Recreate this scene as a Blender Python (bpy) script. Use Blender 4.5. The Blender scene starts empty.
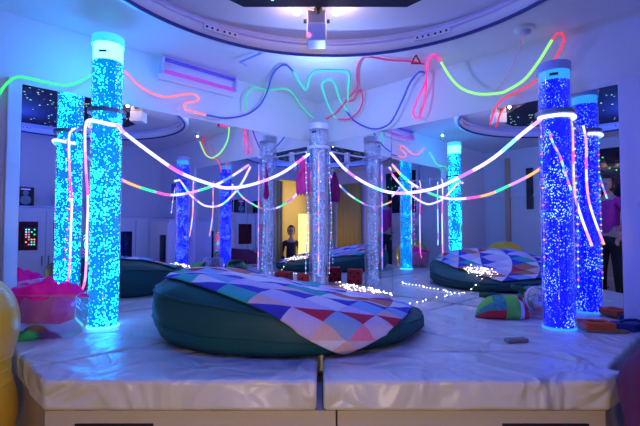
import bpy, bmesh, math, random
from mathutils import Vector, Matrix, noise
random.seed(7)
S = bpy.context.scene
C = S.collection
R2 = math.sqrt(2.0)
F_PX = 425.0
CAM_Z = 1.03
PITCH = math.radians(2.2)
TOP = 0.455          # top of the padded platform
CEIL = 2.34

# ------------------------------------------------------------ camera, light, exposure
cam = bpy.data.cameras.new('camera')
cam.sensor_width = 36.0
cam.lens = F_PX / 640.0 * 36.0
cam.clip_start = 0.05
cam_o = bpy.data.objects.new('camera', cam)
C.objects.link(cam_o)
cam_o.location = (0, 0, CAM_Z)
cam_o.rotation_euler = (math.pi / 2 + PITCH, 0, 0)
S.camera = cam_o
w = bpy.data.worlds.new('world')
S.world = w
w.use_nodes = True
w.node_tree.nodes['Background'].inputs[0].default_value = (0.05, 0.04, 0.12, 1)
w.node_tree.nodes['Background'].inputs[1].default_value = 0.1
S.view_settings.view_transform = 'Standard'
S.view_settings.look = 'None'
S.view_settings.exposure = 0.48
S.view_settings.gamma = 1.0
S.view_settings.use_curve_mapping = False
S.cycles.max_bounces = 12
S.cycles.glossy_bounces = 8
S.cycles.transparent_max_bounces = 24
S.cycles.sample_clamp_indirect = 4.0


def lamp(name, kind, loc, energy, color, size=0.1, rot=(0, 0, 0), sy=None, **kw):
    d = bpy.data.lights.new(name, kind)
    d.energy = energy
    d.color = color
    if kind == 'AREA':
        d.size = size
        if sy:
            d.shape = 'RECTANGLE'
            d.size_y = sy
    elif kind in ('POINT', 'SPOT'):
        d.shadow_soft_size = size
    for k, v in kw.items():
        setattr(d, k, v)
    o = bpy.data.objects.new(name, d)
    o.location = loc
    o.rotation_euler = rot
    C.objects.link(o)
    return o


def W(a, b, z=0.0):
    """room frame: a = distance from the right mirror wall, b = distance from the left mirror wall"""
    return Vector(((b - a) / R2, 4.4 - (a + b) / R2, z))


A_END, B_END = 4.1, 3.8      # far walls

# two added blue fills with no fixture; warm spots beside the projector; hall light
lamp('room_fill', 'POINT', (0.08, 1.15, 2.05), 26, (0.04, 0.12, 1.0), 0.008)
lamp('corner_fill', 'POINT', (0.02, 3.10, 2.0), 12, (0.22, 0.37, 1.0), 0.006)
lamp('warm_spot_left', 'POINT', (-0.14, 2.44, 2.27), 1.0, (1.0, 0.66, 0.66), 0.012)
lamp('warm_spot_right', 'POINT', (0.11, 2.44, 2.27), 1.0, (1.0, 0.66, 0.66), 0.012)
hall_c = W(3.0, B_END + 0.75, 1.95)
lamp('hall_lamp', 'AREA', hall_c, 20, (1.0, 0.66, 0.22), 0.5, (math.radians(62), 0, math.radians(-135)))


# added floor spotlight behind the camera, put in to warm the platform front
lamp('added_floor_spot', 'SPOT', (-0.10, -0.45, 0.20), 34, (1.0, 0.74, 0.45), 0.03, (math.radians(90 - 10), 0, 0),
     spot_size=math.radians(84), spot_blend=0.3)


# ------------------------------------------------------------ pixel rays (for reading positions off walls)
def ray(px, py):
    x = (px - 320) / F_PX
    y = (213 - py) / F_PX
    d = Vector((x, math.cos(PITCH) - y * math.sin(PITCH), math.sin(PITCH) + y * math.cos(PITCH)))
    return d


def on_shell(px, py, off=0.05, coff=0.03):
    """the point of the left wall, right wall or ceiling (less an offset) behind a pixel"""
    d = ray(px, py)
    o = Vector((0, 0, CAM_Z))
    ts = []
    for n in (Vector((1, -1, 0)) / R2, Vector((-1, -1, 0)) / R2):
        # distance to wall = (p - corner).n ; want = off
        c = Vector((0, 4.4, 0))
        dn = d.dot(n)
        if dn < -1e-6:
            ts.append((off - (o - c).dot(n)) / dn)
    if d.z > 1e-6:
        ts.append((CEIL - coff - o.z) / d.z)
    t = min(t for t in ts if t > 0)
    return o + d * t


def on_plane(px, py, p0, p1):
    """the point behind a pixel in the upright plane through p0 and p1"""
    d = ray(px, py)
    o = Vector((0, 0, CAM_Z))
    p0, p1 = Vector(p0), Vector(p1)
    n = Vector((-(p1.y - p0.y), p1.x - p0.x, 0))
    t = (Vector((p0.x, p0.y, 0)) - Vector((0, 0, 0))).dot(n) / Vector((d.x, d.y, 0)).dot(n)
    return o + d * t


def on_level(px, py, z):
    d = ray(px, py)
    return Vector((0, 0, CAM_Z)) + d * ((z - CAM_Z) / d.z)


# ------------------------------------------------------------ materials
def new_mat(name):
    m = bpy.data.materials.new(name)
    m.use_nodes = True
    return m, m.node_tree.nodes, m.node_tree.links


def pmat(name, col, rough=0.5, metal=0.0, bump=0.0, bscale=20.0, var=0.0, sheen=0.0, spec=0.5, stretch=None):
    m, n, l = new_mat(name)
    b = n['Principled BSDF']
    b.inputs['Base Color'].default_value = (*col, 1)
    b.inputs['Roughness'].default_value = rough
    b.inputs['Metallic'].default_value = metal
    b.inputs['Specular IOR Level'].default_value = spec
    if sheen:
        b.inputs['Sheen Weight'].default_value = sheen
    if bump or var:
        tc = n.new('ShaderNodeTexCoord')
        mp = n.new('ShaderNodeMapping')
        l.new(tc.outputs['Object'], mp.inputs[0])
        if stretch:
            mp.inputs['Scale'].default_value = stretch
        ns = n.new('ShaderNodeTexNoise')
        ns.inputs['Scale'].default_value = bscale
        ns.inputs['Detail'].default_value = 4
        l.new(mp.outputs[0], ns.inputs['Vector'])
        if bump:
            bp = n.new('ShaderNodeBump')
            bp.inputs['Strength'].default_value = 1.0
            bp.inputs['Distance'].default_value = bump
            l.new(ns.outputs['Fac'], bp.inputs['Height'])
            l.new(bp.outputs[0], b.inputs['Normal'])
        if var:
            mx = n.new('ShaderNodeMixRGB')
            mx.inputs[1].default_value = (*[c * (1 - var) for c in col], 1)
            mx.inputs[2].default_value = (*[min(1, c * (1 + var)) for c in col], 1)
            l.new(ns.outputs['Fac'], mx.inputs[0])
            l.new(mx.outputs[0], b.inputs['Base Color'])
    return m


def emat(name, col, strength, base=(0.1, 0.1, 0.1)):
    m, n, l = new_mat(name)
    b = n['Principled BSDF']
    b.inputs['Base Color'].default_value = (*base, 1)
    b.inputs['Emission Color'].default_value = (*col, 1)
    b.inputs['Emission Strength'].default_value = strength
    b.inputs['Roughness'].default_value = 0.4
    return m


def clear_mat(name, tint, gloss=0.12, alpha=0.15, rough=0.03):
    """thin clear plastic: mostly see-through with a fresnel gloss and a slight tint"""
    m, n, l = new_mat(name)
    n.remove(n['Principled BSDF'])
    out = n['Material Output']
    tr = n.new('ShaderNodeBsdfTransparent')
    tr.inputs[0].default_value = (*[1 - (1 - c) * 0.5 for c in tint], 1)
    gl = n.new('ShaderNodeBsdfGlossy')
    gl.inputs['Roughness'].default_value = rough
    df = n.new('ShaderNodeBsdfDiffuse')
    df.inputs[0].default_value = (*tint, 1)
    lw = n.new('ShaderNodeLayerWeight')
    lw.inputs[0].default_value = 0.35
    m1 = n.new('ShaderNodeMixShader')
    m1.inputs[0].default_value = alpha
    l.new(tr.outputs[0], m1.inputs[1])
    l.new(df.outputs[0], m1.inputs[2])
    ma = n.new('ShaderNodeMath')
    ma.operation = 'MULTIPLY_ADD'
    ma.inputs[1].default_value = 0.55
    ma.inputs[2].default_value = gloss * 0.5
    l.new(lw.outputs['Facing'], ma.inputs[0])
    m2 = n.new('ShaderNodeMixShader')
    l.new(ma.outputs[0], m2.inputs[0])
    l.new(m1.outputs[0], m2.inputs[1])
    l.new(gl.outputs[0], m2.inputs[2])
    l.new(m2.outputs[0], out.inputs[0])
    return m


def bubble_mat(name, gap, bub, s_gap, s_bub, scale=34.0, thr=0.34):
    """lit water full of rising bubbles"""
    m, n, l = new_mat(name)
    n.remove(n['Principled BSDF'])
    out = n['Material Output']
    tc = n.new('ShaderNodeTexCoord')
    mp = n.new('ShaderNodeMapping')
    mp.inputs['Scale'].default_value = (1, 1, 0.8)
    l.new(tc.outputs['Object'], mp.inputs[0])
    vo = n.new('ShaderNodeTexVoronoi')
    vo.inputs['Scale'].default_value = scale
    vo.inputs['Randomness'].default_value = 1.0
    l.new(mp.outputs[0], vo.inputs['Vector'])
    ns = n.new('ShaderNodeTexNoise')
    ns.inputs['Scale'].default_value = 9.0
    ns.inputs['Detail'].default_value = 3
    l.new(mp.outputs[0], ns.inputs['Vector'])
    # threshold of the bubble size drifts with a broad noise: crowded and empty stretches
    ma = n.new('ShaderNodeMath')
    ma.operation = 'MULTIPLY'
    ma.inputs[1].default_value = thr * 2
    cr = n.new('ShaderNodeMapRange')
    cr.inputs['From Min'].default_value = 0.3
    cr.inputs['From Max'].default_value = 0.7
    cr.inputs['To Min'].default_value = 0.15
    cr.inputs['To Max'].default_value = 0.9
    l.new(ns.outputs['Fac'], cr.inputs['Value'])
    l.new(cr.outputs[0], ma.inputs[0])
    sb = n.new('ShaderNodeMath')
    sb.operation = 'SUBTRACT'
    l.new(ma.outputs[0], sb.inputs[0])
    l.new(vo.outputs['Distance'], sb.inputs[1])
    mr = n.new('ShaderNodeMapRange')
    mr.inputs['From Min'].default_value = 0.0
    mr.inputs['From Max'].default_value = 0.05
    l.new(sb.outputs[0], mr.inputs['Value'])
    mc = n.new('ShaderNodeMixRGB')
    mc.inputs[1].default_value = (*gap, 1)
    mc.inputs[2].default_value = (*bub, 1)
    l.new(mr.outputs[0], mc.inputs[0])
    ms = n.new('ShaderNodeMapRange')
    ms.inputs['To Min'].default_value = s_gap
    ms.inputs['To Max'].default_value = s_bub
    l.new(mr.outputs[0], ms.inputs['Value'])
    em = n.new('ShaderNodeEmission')
    l.new(mc.outputs[0], em.inputs[0])
    l.new(ms.outputs[0], em.inputs[1])
    l.new(em.outputs[0], out.inputs[0])
    return m


def star_mat(name):
    m, n, l = new_mat(name)
    b = n['Principled BSDF']
    b.inputs['Base Color'].default_value = (0.012, 0.012, 0.03, 1)
    b.inputs['Roughness'].default_value = 0.9
    tc = n.new('ShaderNodeTexCoord')
    vo = n.new('ShaderNodeTexVoronoi')
    vo.inputs['Scale'].default_value = 15.0
    l.new(tc.outputs['Object'], vo.inputs['Vector'])
    lt = n.new('ShaderNodeMath')
    lt.operation = 'LESS_THAN'
    lt.inputs[1].default_value = 0.13
    l.new(vo.outputs['Distance'], lt.inputs[0])
    mx = n.new('ShaderNodeMixRGB')
    mx.inputs[0].default_value = 0.35
    mx.inputs[1].default_value = (0.35, 1.0, 0.8, 1)
    l.new(vo.outputs['Color'], mx.inputs[2])
    ms = n.new('ShaderNodeMath')
    ms.operation = 'MULTIPLY'
    ms.inputs[1].default_value = 2.2
    l.new(lt.outputs[0], ms.inputs[0])
    l.new(mx.outputs[0], b.inputs['Emission Color'])
    l.new(ms.outputs[0], b.inputs['Emission Strength'])
    return m


def vinyl_mat(name, col):
    """creased shiny upholstery"""
    m, n, l = new_mat(name)
    b = n['Principled BSDF']
    b.inputs['Base Color'].default_value = (*col, 1)
    b.inputs['Roughness'].default_value = 0.34
    b.inputs['Coat Weight'].default_value = 0.15
    tc = n.new('ShaderNodeTexCoord')
    n1 = n.new('ShaderNodeTexNoise')
    n1.inputs['Scale'].default_value = 4.0
    n1.inputs['Detail'].default_value = 2
    n1.inputs['Distortion'].default_value = 1.1
    l.new(tc.outputs['Object'], n1.inputs['Vector'])
    n2 = n.new('ShaderNodeTexNoise')
    n2.noise_type = 'RIDGED_MULTIFRACTAL'
    n2.inputs['Scale'].default_value = 2.1
    n2.inputs['Detail'].default_value = 2.0
    n2.inputs['Distortion'].default_value = 0.8
    l.new(tc.outputs['Object'], n2.inputs['Vector'])
    ad = n.new('ShaderNodeMath')
    ad.operation = 'MULTIPLY_ADD'
    ad.inputs[1].default_value = 0.5
    l.new(n2.outputs['Fac'], ad.inputs[0])
    l.new(n1.outputs['Fac'], ad.inputs[2])
    bp = n.new('ShaderNodeBump')
    bp.inputs['Strength'].default_value = 0.8
    bp.inputs['Distance'].default_value = 0.09
    l.new(ad.outputs[0], bp.inputs['Height'])
    l.new(bp.outputs[0], b.inputs['Normal'])
    return m


M = {}
M['wall'] = pmat('painted_wall', (0.74, 0.74, 0.78), 0.7, bump=0.001, bscale=60)
M['ceiling'] = pmat('ceiling_paint', (0.78, 0.77, 0.80), 0.75, bump=0.001, bscale=40)
M['floor'] = pmat('dark_carpet', (0.045, 0.03, 0.05), 0.95, bump=0.003, bscale=200)
M['hallwall'] = pmat('cream_hall_wall', (0.80, 0.72, 0.48), 0.7, bump=0.001, bscale=40)
M['trim'] = pmat('white_trim', (0.72, 0.72, 0.80), 0.4)
M['vinyl'] = vinyl_mat('white_vinyl', (0.74, 0.73, 0.72))
M['vinylbase'] = pmat('cream_board', (0.58, 0.50, 0.42), 0.6, bump=0.003, bscale=9)
M['black'] = pmat('black_plastic', (0.012, 0.012, 0.016), 0.5)
M['dark'] = pmat('dark_rubber', (0.03, 0.02, 0.03), 0.7)
M['grey'] = pmat('grey_metal', (0.22, 0.25, 0.30), 0.4, 0.4)
M['white'] = pmat('white_plastic', (0.75, 0.75, 0.78), 0.35)
M['lilac'] = pmat('pale_plastic', (0.62, 0.60, 0.78), 0.35)
M['shell'] = clear_mat('clear_acrylic', (0.92, 0.96, 1.0), gloss=0.10, alpha=0.03)
M['shell_c'] = clear_mat('clear_acrylic_dry', (0.80, 0.85, 1.0), gloss=0.3, alpha=0.10)
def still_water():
    m = clear_mat('still_water_painted_sparkle', (0.80, 0.86, 1.0), gloss=0.5, alpha=0.10)
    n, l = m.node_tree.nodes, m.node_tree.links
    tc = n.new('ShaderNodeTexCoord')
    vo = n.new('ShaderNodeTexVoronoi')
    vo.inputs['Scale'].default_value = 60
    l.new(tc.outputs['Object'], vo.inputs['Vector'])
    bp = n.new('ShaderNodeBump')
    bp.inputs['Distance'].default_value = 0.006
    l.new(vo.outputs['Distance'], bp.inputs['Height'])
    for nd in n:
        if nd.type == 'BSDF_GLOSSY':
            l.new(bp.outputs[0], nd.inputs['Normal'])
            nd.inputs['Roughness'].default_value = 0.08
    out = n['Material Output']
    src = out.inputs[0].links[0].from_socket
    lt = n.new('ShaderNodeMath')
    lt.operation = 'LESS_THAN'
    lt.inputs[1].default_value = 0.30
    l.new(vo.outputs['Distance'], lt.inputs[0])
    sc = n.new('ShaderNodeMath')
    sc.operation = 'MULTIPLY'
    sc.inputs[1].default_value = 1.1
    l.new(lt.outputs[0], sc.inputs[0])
    em = n.new('ShaderNodeEmission')  # glowing spots paint sparkle onto the unlit tube's water
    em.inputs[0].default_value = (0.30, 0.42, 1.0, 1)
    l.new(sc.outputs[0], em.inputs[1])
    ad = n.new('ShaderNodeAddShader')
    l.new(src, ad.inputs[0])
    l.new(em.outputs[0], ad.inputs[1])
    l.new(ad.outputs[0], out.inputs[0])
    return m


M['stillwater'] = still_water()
M['cyanwater'] = bubble_mat('cyan_lit_bubbles', (0.0, 0.18, 0.62), (0.002, 0.25, 1.0), 1.2, 85.0, 98, 0.235)
M['cyanair'] = emat('cyan_lit_top', (0.014, 0.32, 1.0), 34.0)
M['cyanbase'] = emat('cyan_lit_base', (0.1, 0.8, 1.0), 1.5)
M['bluewater'] = bubble_mat('blue_lit_bubbles', (0.001, 0.004, 0.60), (0.035, 0.08, 1.0), 1.4, 12.0, 98, 0.25)
M['blueair'] = emat('blue_lit_top', (0.02, 0.35, 0.95), 0.9)
M['cap_c'] = emat('lit_cyan_cap', (0.0, 0.55, 0.75), 0.8, (0.5, 0.8, 0.9))
M['cap_b'] = pmat('pale_blue_cap', (0.45, 0.48, 0.85), 0.4)
M['star'] = star_mat('star_ceiling_cloth')
M['teal'] = pmat('dark_teal_cloth', (0.0, 0.075, 0.075), 0.6, bump=0.006, bscale=5.0, stretch=(1, 1, 2.5))
M['yellow'] = pmat('yellow_rubber', (0.78, 0.47, 0.03), 0.28, bump=0.0006, bscale=150)
M['magenta'] = pmat('plum_cloth', (0.16, 0.012, 0.07), 0.7, bump=0.01, bscale=7)
M['red'] = pmat('red_foam', (0.66, 0.015, 0.02), 0.6, bump=0.001, bscale=60)
M['orange'] = pmat('orange_foam', (0.92, 0.13, 0.02), 0.6)
M['navy'] = pmat('navy_plastic', (0.02, 0.03, 0.20), 0.4)
M['wood'] = pmat('wooden_board', (0.42, 0.20, 0.11), 0.5, bump=0.0005, bscale=12, var=0.2, stretch=(1, 8, 1))
M['green'] = pmat('green_cloth', (0.04, 0.58, 0.10), 0.7, bump=0.006, bscale=14)
M['lime'] = pmat('lime_cloth', (0.16, 0.62, 0.08), 0.75, bump=0.003, bscale=40)
M['redcloth'] = pmat('red_cloth', (0.60, 0.03, 0.04), 0.75, bump=0.003, bscale=40)
M['darkgreen'] = pmat('dark_green_cloth', (0.01, 0.10, 0.06), 0.7, bump=0.003, bscale=30, var=0.5)
M['pattern'] = pmat('blue_green_patterned_cloth', (0.06, 0.30, 0.30), 0.75, bscale=70, var=0.9)
M['pink'] = pmat('pink_cloth', (0.85, 0.03, 0.30), 0.6)
M['skin'] = pmat('skin', (0.55, 0.34, 0.26), 0.5)
M['hair'] = pmat('dark_hair', (0.03, 0.018, 0.012), 0.6, bump=0.003, bscale=80, stretch=(1, 1, .1))
M['shirt'] = pmat('magenta_shirt', (0.55, 0.03, 0.30), 0.8, bump=0.003, bscale=12)
M['trousers'] = pmat('black_trousers', (0.012, 0.012, 0.016), 0.8)
M['tub'] = clear_mat('clear_tub_plastic', (0.80, 0.80, 1.0), gloss=0.22, alpha=0.10, rough=0.06)
M['bowl'] = clear_mat('clear_bowl_plastic', (0.75, 0.80, 1.0), gloss=0.5, alpha=0.14, rough=0.06)
M['redglass'] = pmat('dark_red_glass', (0.10, 0.01, 0.02), 0.12)
M['darkglass'] = pmat('dark_glass', (0.01, 0.012, 0.03), 0.1)


def tulle_mat():
    m, n, l = new_mat('pink_tulle')
    n.remove(n['Principled BSDF'])
    out = n['Material Output']
    tr = n.new('ShaderNodeBsdfTransparent')
    tr.inputs[0].default_value = (0.9, 0.5, 0.85, 1)
    df = n.new('ShaderNodeBsdfDiffuse')
    df.inputs[0].default_value = (0.90, 0.03, 0.30, 1)
    tl = n.new('ShaderNodeBsdfTranslucent')
    tl.inputs[0].default_value = (0.55, 0.02, 0.20, 1)
    a = n.new('ShaderNodeAddShader')
    l.new(df.outputs[0], a.inputs[0])
    l.new(tl.outputs[0], a.inputs[1])
    mx = n.new('ShaderNodeMixShader')
    mx.inputs[0].default_value = 0.5
    l.new(tr.outputs[0], mx.inputs[1])
    l.new(a.outputs[0], mx.inputs[2])
    l.new(mx.outputs[0], out.inputs[0])
    return m


M['tulle'] = tulle_mat()
m_, n_, l_ = new_mat('mirror')
n_['Principled BSDF'].inputs['Base Color'].default_value = (0.80, 0.83, 0.90, 1)
n_['Principled BSDF'].inputs['Metallic'].default_value = 1.0
n_['Principled BSDF'].inputs['Roughness'].default_value = 0.0
M['mirror'] = m_

LED = {k: emat('led_' + k, c, s) for k, (c, s) in dict(
    white=((0.42, 0.36, 1.0), 2.6), pinkwhite=((0.62, 0.22, 0.9), 1.8), pink=((1.0, 0.08, 0.35), 1.6),
    green=((0.04, 0.9, 0.28), 1.5), blue=((0.06, 0.14, 1.0), 2.2), warm=((1.0, 0.36, 0.10), 1.6),
    cyan=((0.20, 0.75, 1.0), 1.7), violet=((0.40, 0.12, 1.0), 1.5)).items()}
NEON = {k: emat('neon_' + k, c, s, (0.05, 0.05, 0.05)) for k, (c, s) in dict(
    green=((0.05, 0.85, 0.16), 0.95), lime=((0.30, 1.0, 0.16), 1.0), salmon=((1.0, 0.18, 0.20), 1.0),
    red=((1.0, 0.035, 0.07), 0.8), blue=((0.01, 0.03, 0.55), 0.75), teal=((0.03, 0.62, 0.62), 0.85),
    seagreen=((0.04, 0.55, 0.40), 0.8), maroon=((0.36, 0.01, 0.14), 0.8), pink=((0.95, 0.03, 0.30), 0.9),
    thread=((0.40, 0.08, 0.28), 0.6)).items()}
M['uv'] = emat('ultraviolet_tube', (0.04, 0.01, 0.75), 0.6)
M['uvpink'] = emat('pink_violet_tube', (0.42, 0.03, 0.75), 0.6)
M['fairy'] = emat('fairy_bulb', (1.0, 0.78, 0.45), 9.0)
M['fairyw'] = emat('fairy_bulb_white', (0.85, 0.8, 1.0), 6.0)


# ------------------------------------------------------------ mesh helpers
def pm(o):
    return Matrix.LocRotScale(o.location, o.rotation_euler, o.scale)


def obj(name, bm, mats, parent=None, smooth=False, sub=0):
    """one mesh object; geometry is given in world space and stored relative to its parent"""
    if parent is not None:
        chain = Matrix.Identity(4)
        p = parent
        while p is not None:
            chain = pm(p) @ chain
            p = p.parent
        bm.transform(chain.inverted())
    me = bpy.data.meshes.new(name)
    if smooth:
        for f in bm.faces:
            f.smooth = True
    bm.to_mesh(me)
    bm.free()
    for m in (mats if isinstance(mats, (list, tuple)) else [mats]):
        me.materials.append(M[m] if isinstance(m, str) else m)
    o = bpy.data.objects.new(name, me)
    C.objects.link(o)
    if parent is not None:
        o.parent = parent
    if sub:
        md = o.modifiers.new('sub', 'SUBSURF')
        md.levels = md.render_levels = sub
    return o


def tag(o, label=None, cat=None, group=None, kind=None):
    for k, v in (('label', label), ('category', cat), ('group', group), ('kind', kind)):
        if v:
            o[k] = v
    return o


def thing(name, label, cat, loc=(0, 0, 0), rz=0.0, group=None):
    o = bpy.data.objects.new(name, None)
    o.empty_display_size = 0.05
    C.objects.link(o)
    o.location = loc
    o.rotation_euler = (0, 0, rz)
    return tag(o, label, cat, group)


def box(bm, c, s, rz=0.0, bevel=0.0, seg=2, mi=0, rot=None):
    mt = Matrix.Translation(Vector(c)) @ (rot if rot is not None else Matrix.Rotation(rz, 4, 'Z')) @ Matrix.Diagonal((s[0], s[1], s[2], 1))
    r = bmesh.ops.create_cube(bm, size=1.0, matrix=mt)
    fs = {f for v in r['verts'] for f in v.link_faces}
    for f in fs:
        f.material_index = mi
    if bevel:
        es = list({e for v in r['verts'] for e in v.link_edges})
        rb = bmesh.ops.bevel(bm, geom=es, offset=bevel, segments=seg, profile=0.5, affect='EDGES')
        for f in rb['faces']:
            f.material_index = mi
    return bm


def B():
    return bmesh.new()


def cyl(bm, p0, p1, r0, r1=None, seg=24, caps=True, mi=0):
    r1 = r0 if r1 is None else r1
    p0, p1 = Vector(p0), Vector(p1)
    d = p1 - p0
    q = d.to_track_quat('Z', 'Y').to_matrix().to_4x4()
    r = bmesh.ops.create_cone(bm, cap_ends=caps, segments=seg, radius1=r0, radius2=r1, depth=d.length,
                              matrix=Matrix.Translation((p0 + p1) / 2) @ q)
    for v in r['verts']:
        for f in v.link_faces:
            f.material_index = mi
    return bm


def ball(bm, c, r, seg=12, s=(1, 1, 1)):
    bmesh.ops.create_uvsphere(bm, u_segments=seg, v_segments=max(4, seg // 2), radius=r,
                              matrix=Matrix.Translation(Vector(c)) @ Matrix.Diagonal((*s, 1)))
    return bm


def lathe(bm, c, prof, seg=40, mi=0):
    c = Vector(c)
    rings = []
    for r, z in prof:
        rings.append([bm.verts.new(c + Vector((r * math.cos(2 * math.pi * k / seg), r * math.sin(2 * math.pi * k / seg), z))) for k in range(seg)])
    for a, b in zip(rings, rings[1:]):
        for k in range(seg):
            f = bm.faces.new((a[k], a[(k + 1) % seg], b[(k + 1) % seg], b[k]))
            f.material_index = mi
    return rings


def smooth_path(pts, step=0.03):
    P = [Vector(p) for p in pts]
    if len(P) < 3:
        return P
    P = [P[0] * 2 - P[1]] + P + [P[-1] * 2 - P[-2]]
    out = []
    for i in range(1, len(P) - 2):
        a, b, c, d = P[i - 1:i + 3]
        n = max(2, int((c - b).length / step))
        for k in range(n):
            t = k / n
            out.append(0.5 * ((2 * b) + (c - a) * t + (2 * a - 5 * b + 4 * c - d) * t * t + (3 * b - a - 3 * c + d) * t ** 3))
    out.append(P[-2])
    return out


def tube(bm, pts, r, seg=8, mi=None, step=0.03, raw=False, mi2=None):
    """a rope along points; mi(i, n) picks the material of each stretch"""
    Q = pts if raw else smooth_path(pts, step)
    n = len(Q)
    prev = None
    up = Vector((0.13, 0.21, 0.97))
    for i, p in enumerate(Q):
        t = (Q[min(i + 1, n - 1)] - Q[max(i - 1, 0)])
        t = t.normalized() if t.length > 1e-9 else Vector((0, 0, 1))
        u = up - t * up.dot(t)
        if u.length < 0.05:
            u = Vector((1, 0, 0)) - t * t.x
        u.normalize()
        up = u
        v = t.cross(u)
        ring = [bm.verts.new(p + (u * math.cos(2 * math.pi * k / seg) + v * math.sin(2 * math.pi * k / seg)) * r) for k in range(seg)]
        if prev:
            for k in range(seg):
                f = bm.faces.new((prev[k], prev[(k + 1) % seg], ring[(k + 1) % seg], ring[k]))
                f.smooth = True
                f.material_index = (mi(i, n) if not mi2 or mi2[0] * math.sin(2 * math.pi * (k + .5) / seg) > 0 else mi2[1](i, n)) if mi else 0
        else:
            bm.faces.new(list(reversed(ring)))
        prev = ring
    bm.faces.new(prev)
    return bm


def prism(bm, poly, z0, z1, bevel=0.0, seg=3):
    """upright prism of a ground polygon (list of (x, y))"""
    lo = [bm.verts.new((x, y, z0)) for x, y in poly]
    hi = [bm.verts.new((x, y, z1)) for x, y in poly]
    n = len(poly)
    fs = [bm.faces.new(hi), bm.faces.new(list(reversed(lo)))]
    for k in range(n):
        fs.append(bm.faces.new((lo[k], lo[(k + 1) % n], hi[(k + 1) % n], hi[k])))
    bmesh.ops.recalc_face_normals(bm, faces=fs)
    if bevel:
        es = list({e for f in fs for e in f.edges})
        bmesh.ops.bevel(bm, geom=es, offset=bevel, segments=seg, profile=0.5, affect='EDGES')
    return bm


def wall_quad(bm, p0, p1, z0, z1, thick, outward):
    """a slab of wall from p0 to p1 whose room side is the line p0-p1"""
    o = Vector(outward) * thick
    q = [Vector((p0.x, p0.y, 0)), Vector((p1.x, p1.y, 0)), Vector((p1.x, p1.y, 0)) + o, Vector((p0.x, p0.y, 0)) + o]
    return prism(bm, [(v.x, v.y) for v in q], z0, z1)


N_L = Vector((-1, 1, 0)) / R2       # outward normal of the left mirror wall (b = 0)
N_R = Vector((1, 1, 0)) / R2        # outward normal of the right mirror wall (a = 0)
ROT = math.radians(45)

# ------------------------------------------------------------ the room
def struct(name, bm, m):
    return tag(obj(name, bm, m), kind='structure')


struct('wall_left', wall_quad(B(), W(-0.15, 0), W(A_END, 0), 0, CEIL, 0.12, N_L), 'wall')
struct('wall_right', wall_quad(B(), W(0, 0), W(0, B_END + .12), 0, CEIL, 0.12, N_R), 'wall')
struct('wall_back_left', wall_quad(B(), W(A_END, -0.12), W(A_END, B_END), 0, CEIL, 0.12, -N_R), 'wall')
D0, D1 = 2.72, 3.62                 # doorway in the wall at the camera's right
bm = B()
wall_quad(bm, W(-0.12, B_END), W(D0, B_END), 0, CEIL, 0.12, -N_L)
wall_quad(bm, W(D1, B_END), W(A_END + .12, B_END), 0, CEIL, 0.12, -N_L)
wall_quad(bm, W(D0, B_END), W(D1, B_END), 2.1, CEIL, 0.12, -N_L)
struct('wall_back_right', bm, 'wall')
bm = B()
q = [W(-0.2, -0.2), W(A_END + 0.2, -0.2), W(A_END + 0.2, B_END + 1.8), W(-0.2, B_END + 1.8)]
prism(bm, [(v.x, v.y) for v in q], -0.1, 0.0)
struct('floor', bm, 'floor')
bm = B()
prism(bm, [(v.x, v.y) for v in q], CEIL, CEIL + 0.1)
struct('ceiling', bm, 'ceiling')
# the hall beyond the doorway
bm = B()
wall_quad(bm, W(1.8, B_END + 1.5), W(4.2, B_END + 1.5), 0, CEIL, 0.1, -N_L)
wall_quad(bm, W(1.8, B_END + .12), W(1.8, B_END + 1.5), 0, CEIL, 0.1, N_R)
wall_quad(bm, W(4.2, B_END + .12), W(4.2, B_END + 1.5), 0, CEIL, 0.1, -N_R)
struct('wall_hall', bm, 'hallwall')
bm = B()
for a_ in (D0 - 0.04, D1 + 0.04):
    box(bm, W(a_, B_END - 0.01, 1.05), (0.08, 0.04, 2.1), -ROT + math.pi / 2 + math.pi / 2)
box(bm, W((D0 + D1) / 2, B_END - 0.01, 2.13), (D1 - D0 + 0.16, 0.04, 0.08), ROT)
bm_trim = bm
struct('trim_1', bm_trim, 'trim')
# baseboards and a dado rail along the far left wall
bm = B()
box(bm, W(A_END - 0.015, B_END / 2, 0.06), (B_END, 0.03, 0.12), -ROT)
struct('baseboard_back_left', bm, 'trim')
bm = B()
box(bm, W(A_END - 0.015, 0.62, 1.57), (1.24, 0.03, 0.035), -ROT)
struct('trim_2', bm, 'trim')

# mirrors: two upright sheets on each wall, top at 1.92
MT, MEND, SEAM = 1.915, 2.585, 0.915
def mirror(a0, a1, left, label, tilt=0.0, group=None):
    mid = (a0 + a1) / 2
    c = W(mid, 0.012, 0) if left else W(0.012, mid, 0)
    rz = ROT if left else -ROT
    t = thing('wall_mirror', label, 'mirror', (c.x, c.y, TOP), rz + tilt)
    bm = B()
    h = MT - TOP
    s = a1 - a0 - 0.003
    box(bm, (c.x, c.y, TOP + h / 2), (s, 0.008, h), rz + tilt)
    obj('glass', bm, 'mirror', t)
    return t

mirror(0.0, SEAM, True, 'narrow mirror sheet on the left wall, next to the corner behind the clear tube')
mirror(SEAM, MEND, True, 'wide mirror sheet on the left wall behind the glowing cyan tube')
mirror(0.012, SEAM, False, 'narrow mirror sheet on the right wall, next to the corner behind the clear tube', tilt=math.radians(-0.7))
mirror(SEAM, MEND, False, 'wide mirror sheet on the right wall behind the deep blue tube', tilt=math.radians(0.3))
# white edging strips where the mirrors end
for left, nm, dz in ((True, 'trim_3', 0.07), (False, 'trim_4', 0.11)):
    bm = B()
    c = W(MEND + dz / 2 + .004, 0.02) if left else W(0.02, MEND + dz / 2 + .004)
    box(bm, (c.x, c.y, (TOP + MT + 0.03) / 2), (dz, 0.035, MT + 0.03 - TOP), ROT if left else -ROT, 0.006)
    struct(nm, bm, 'trim')

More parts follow.
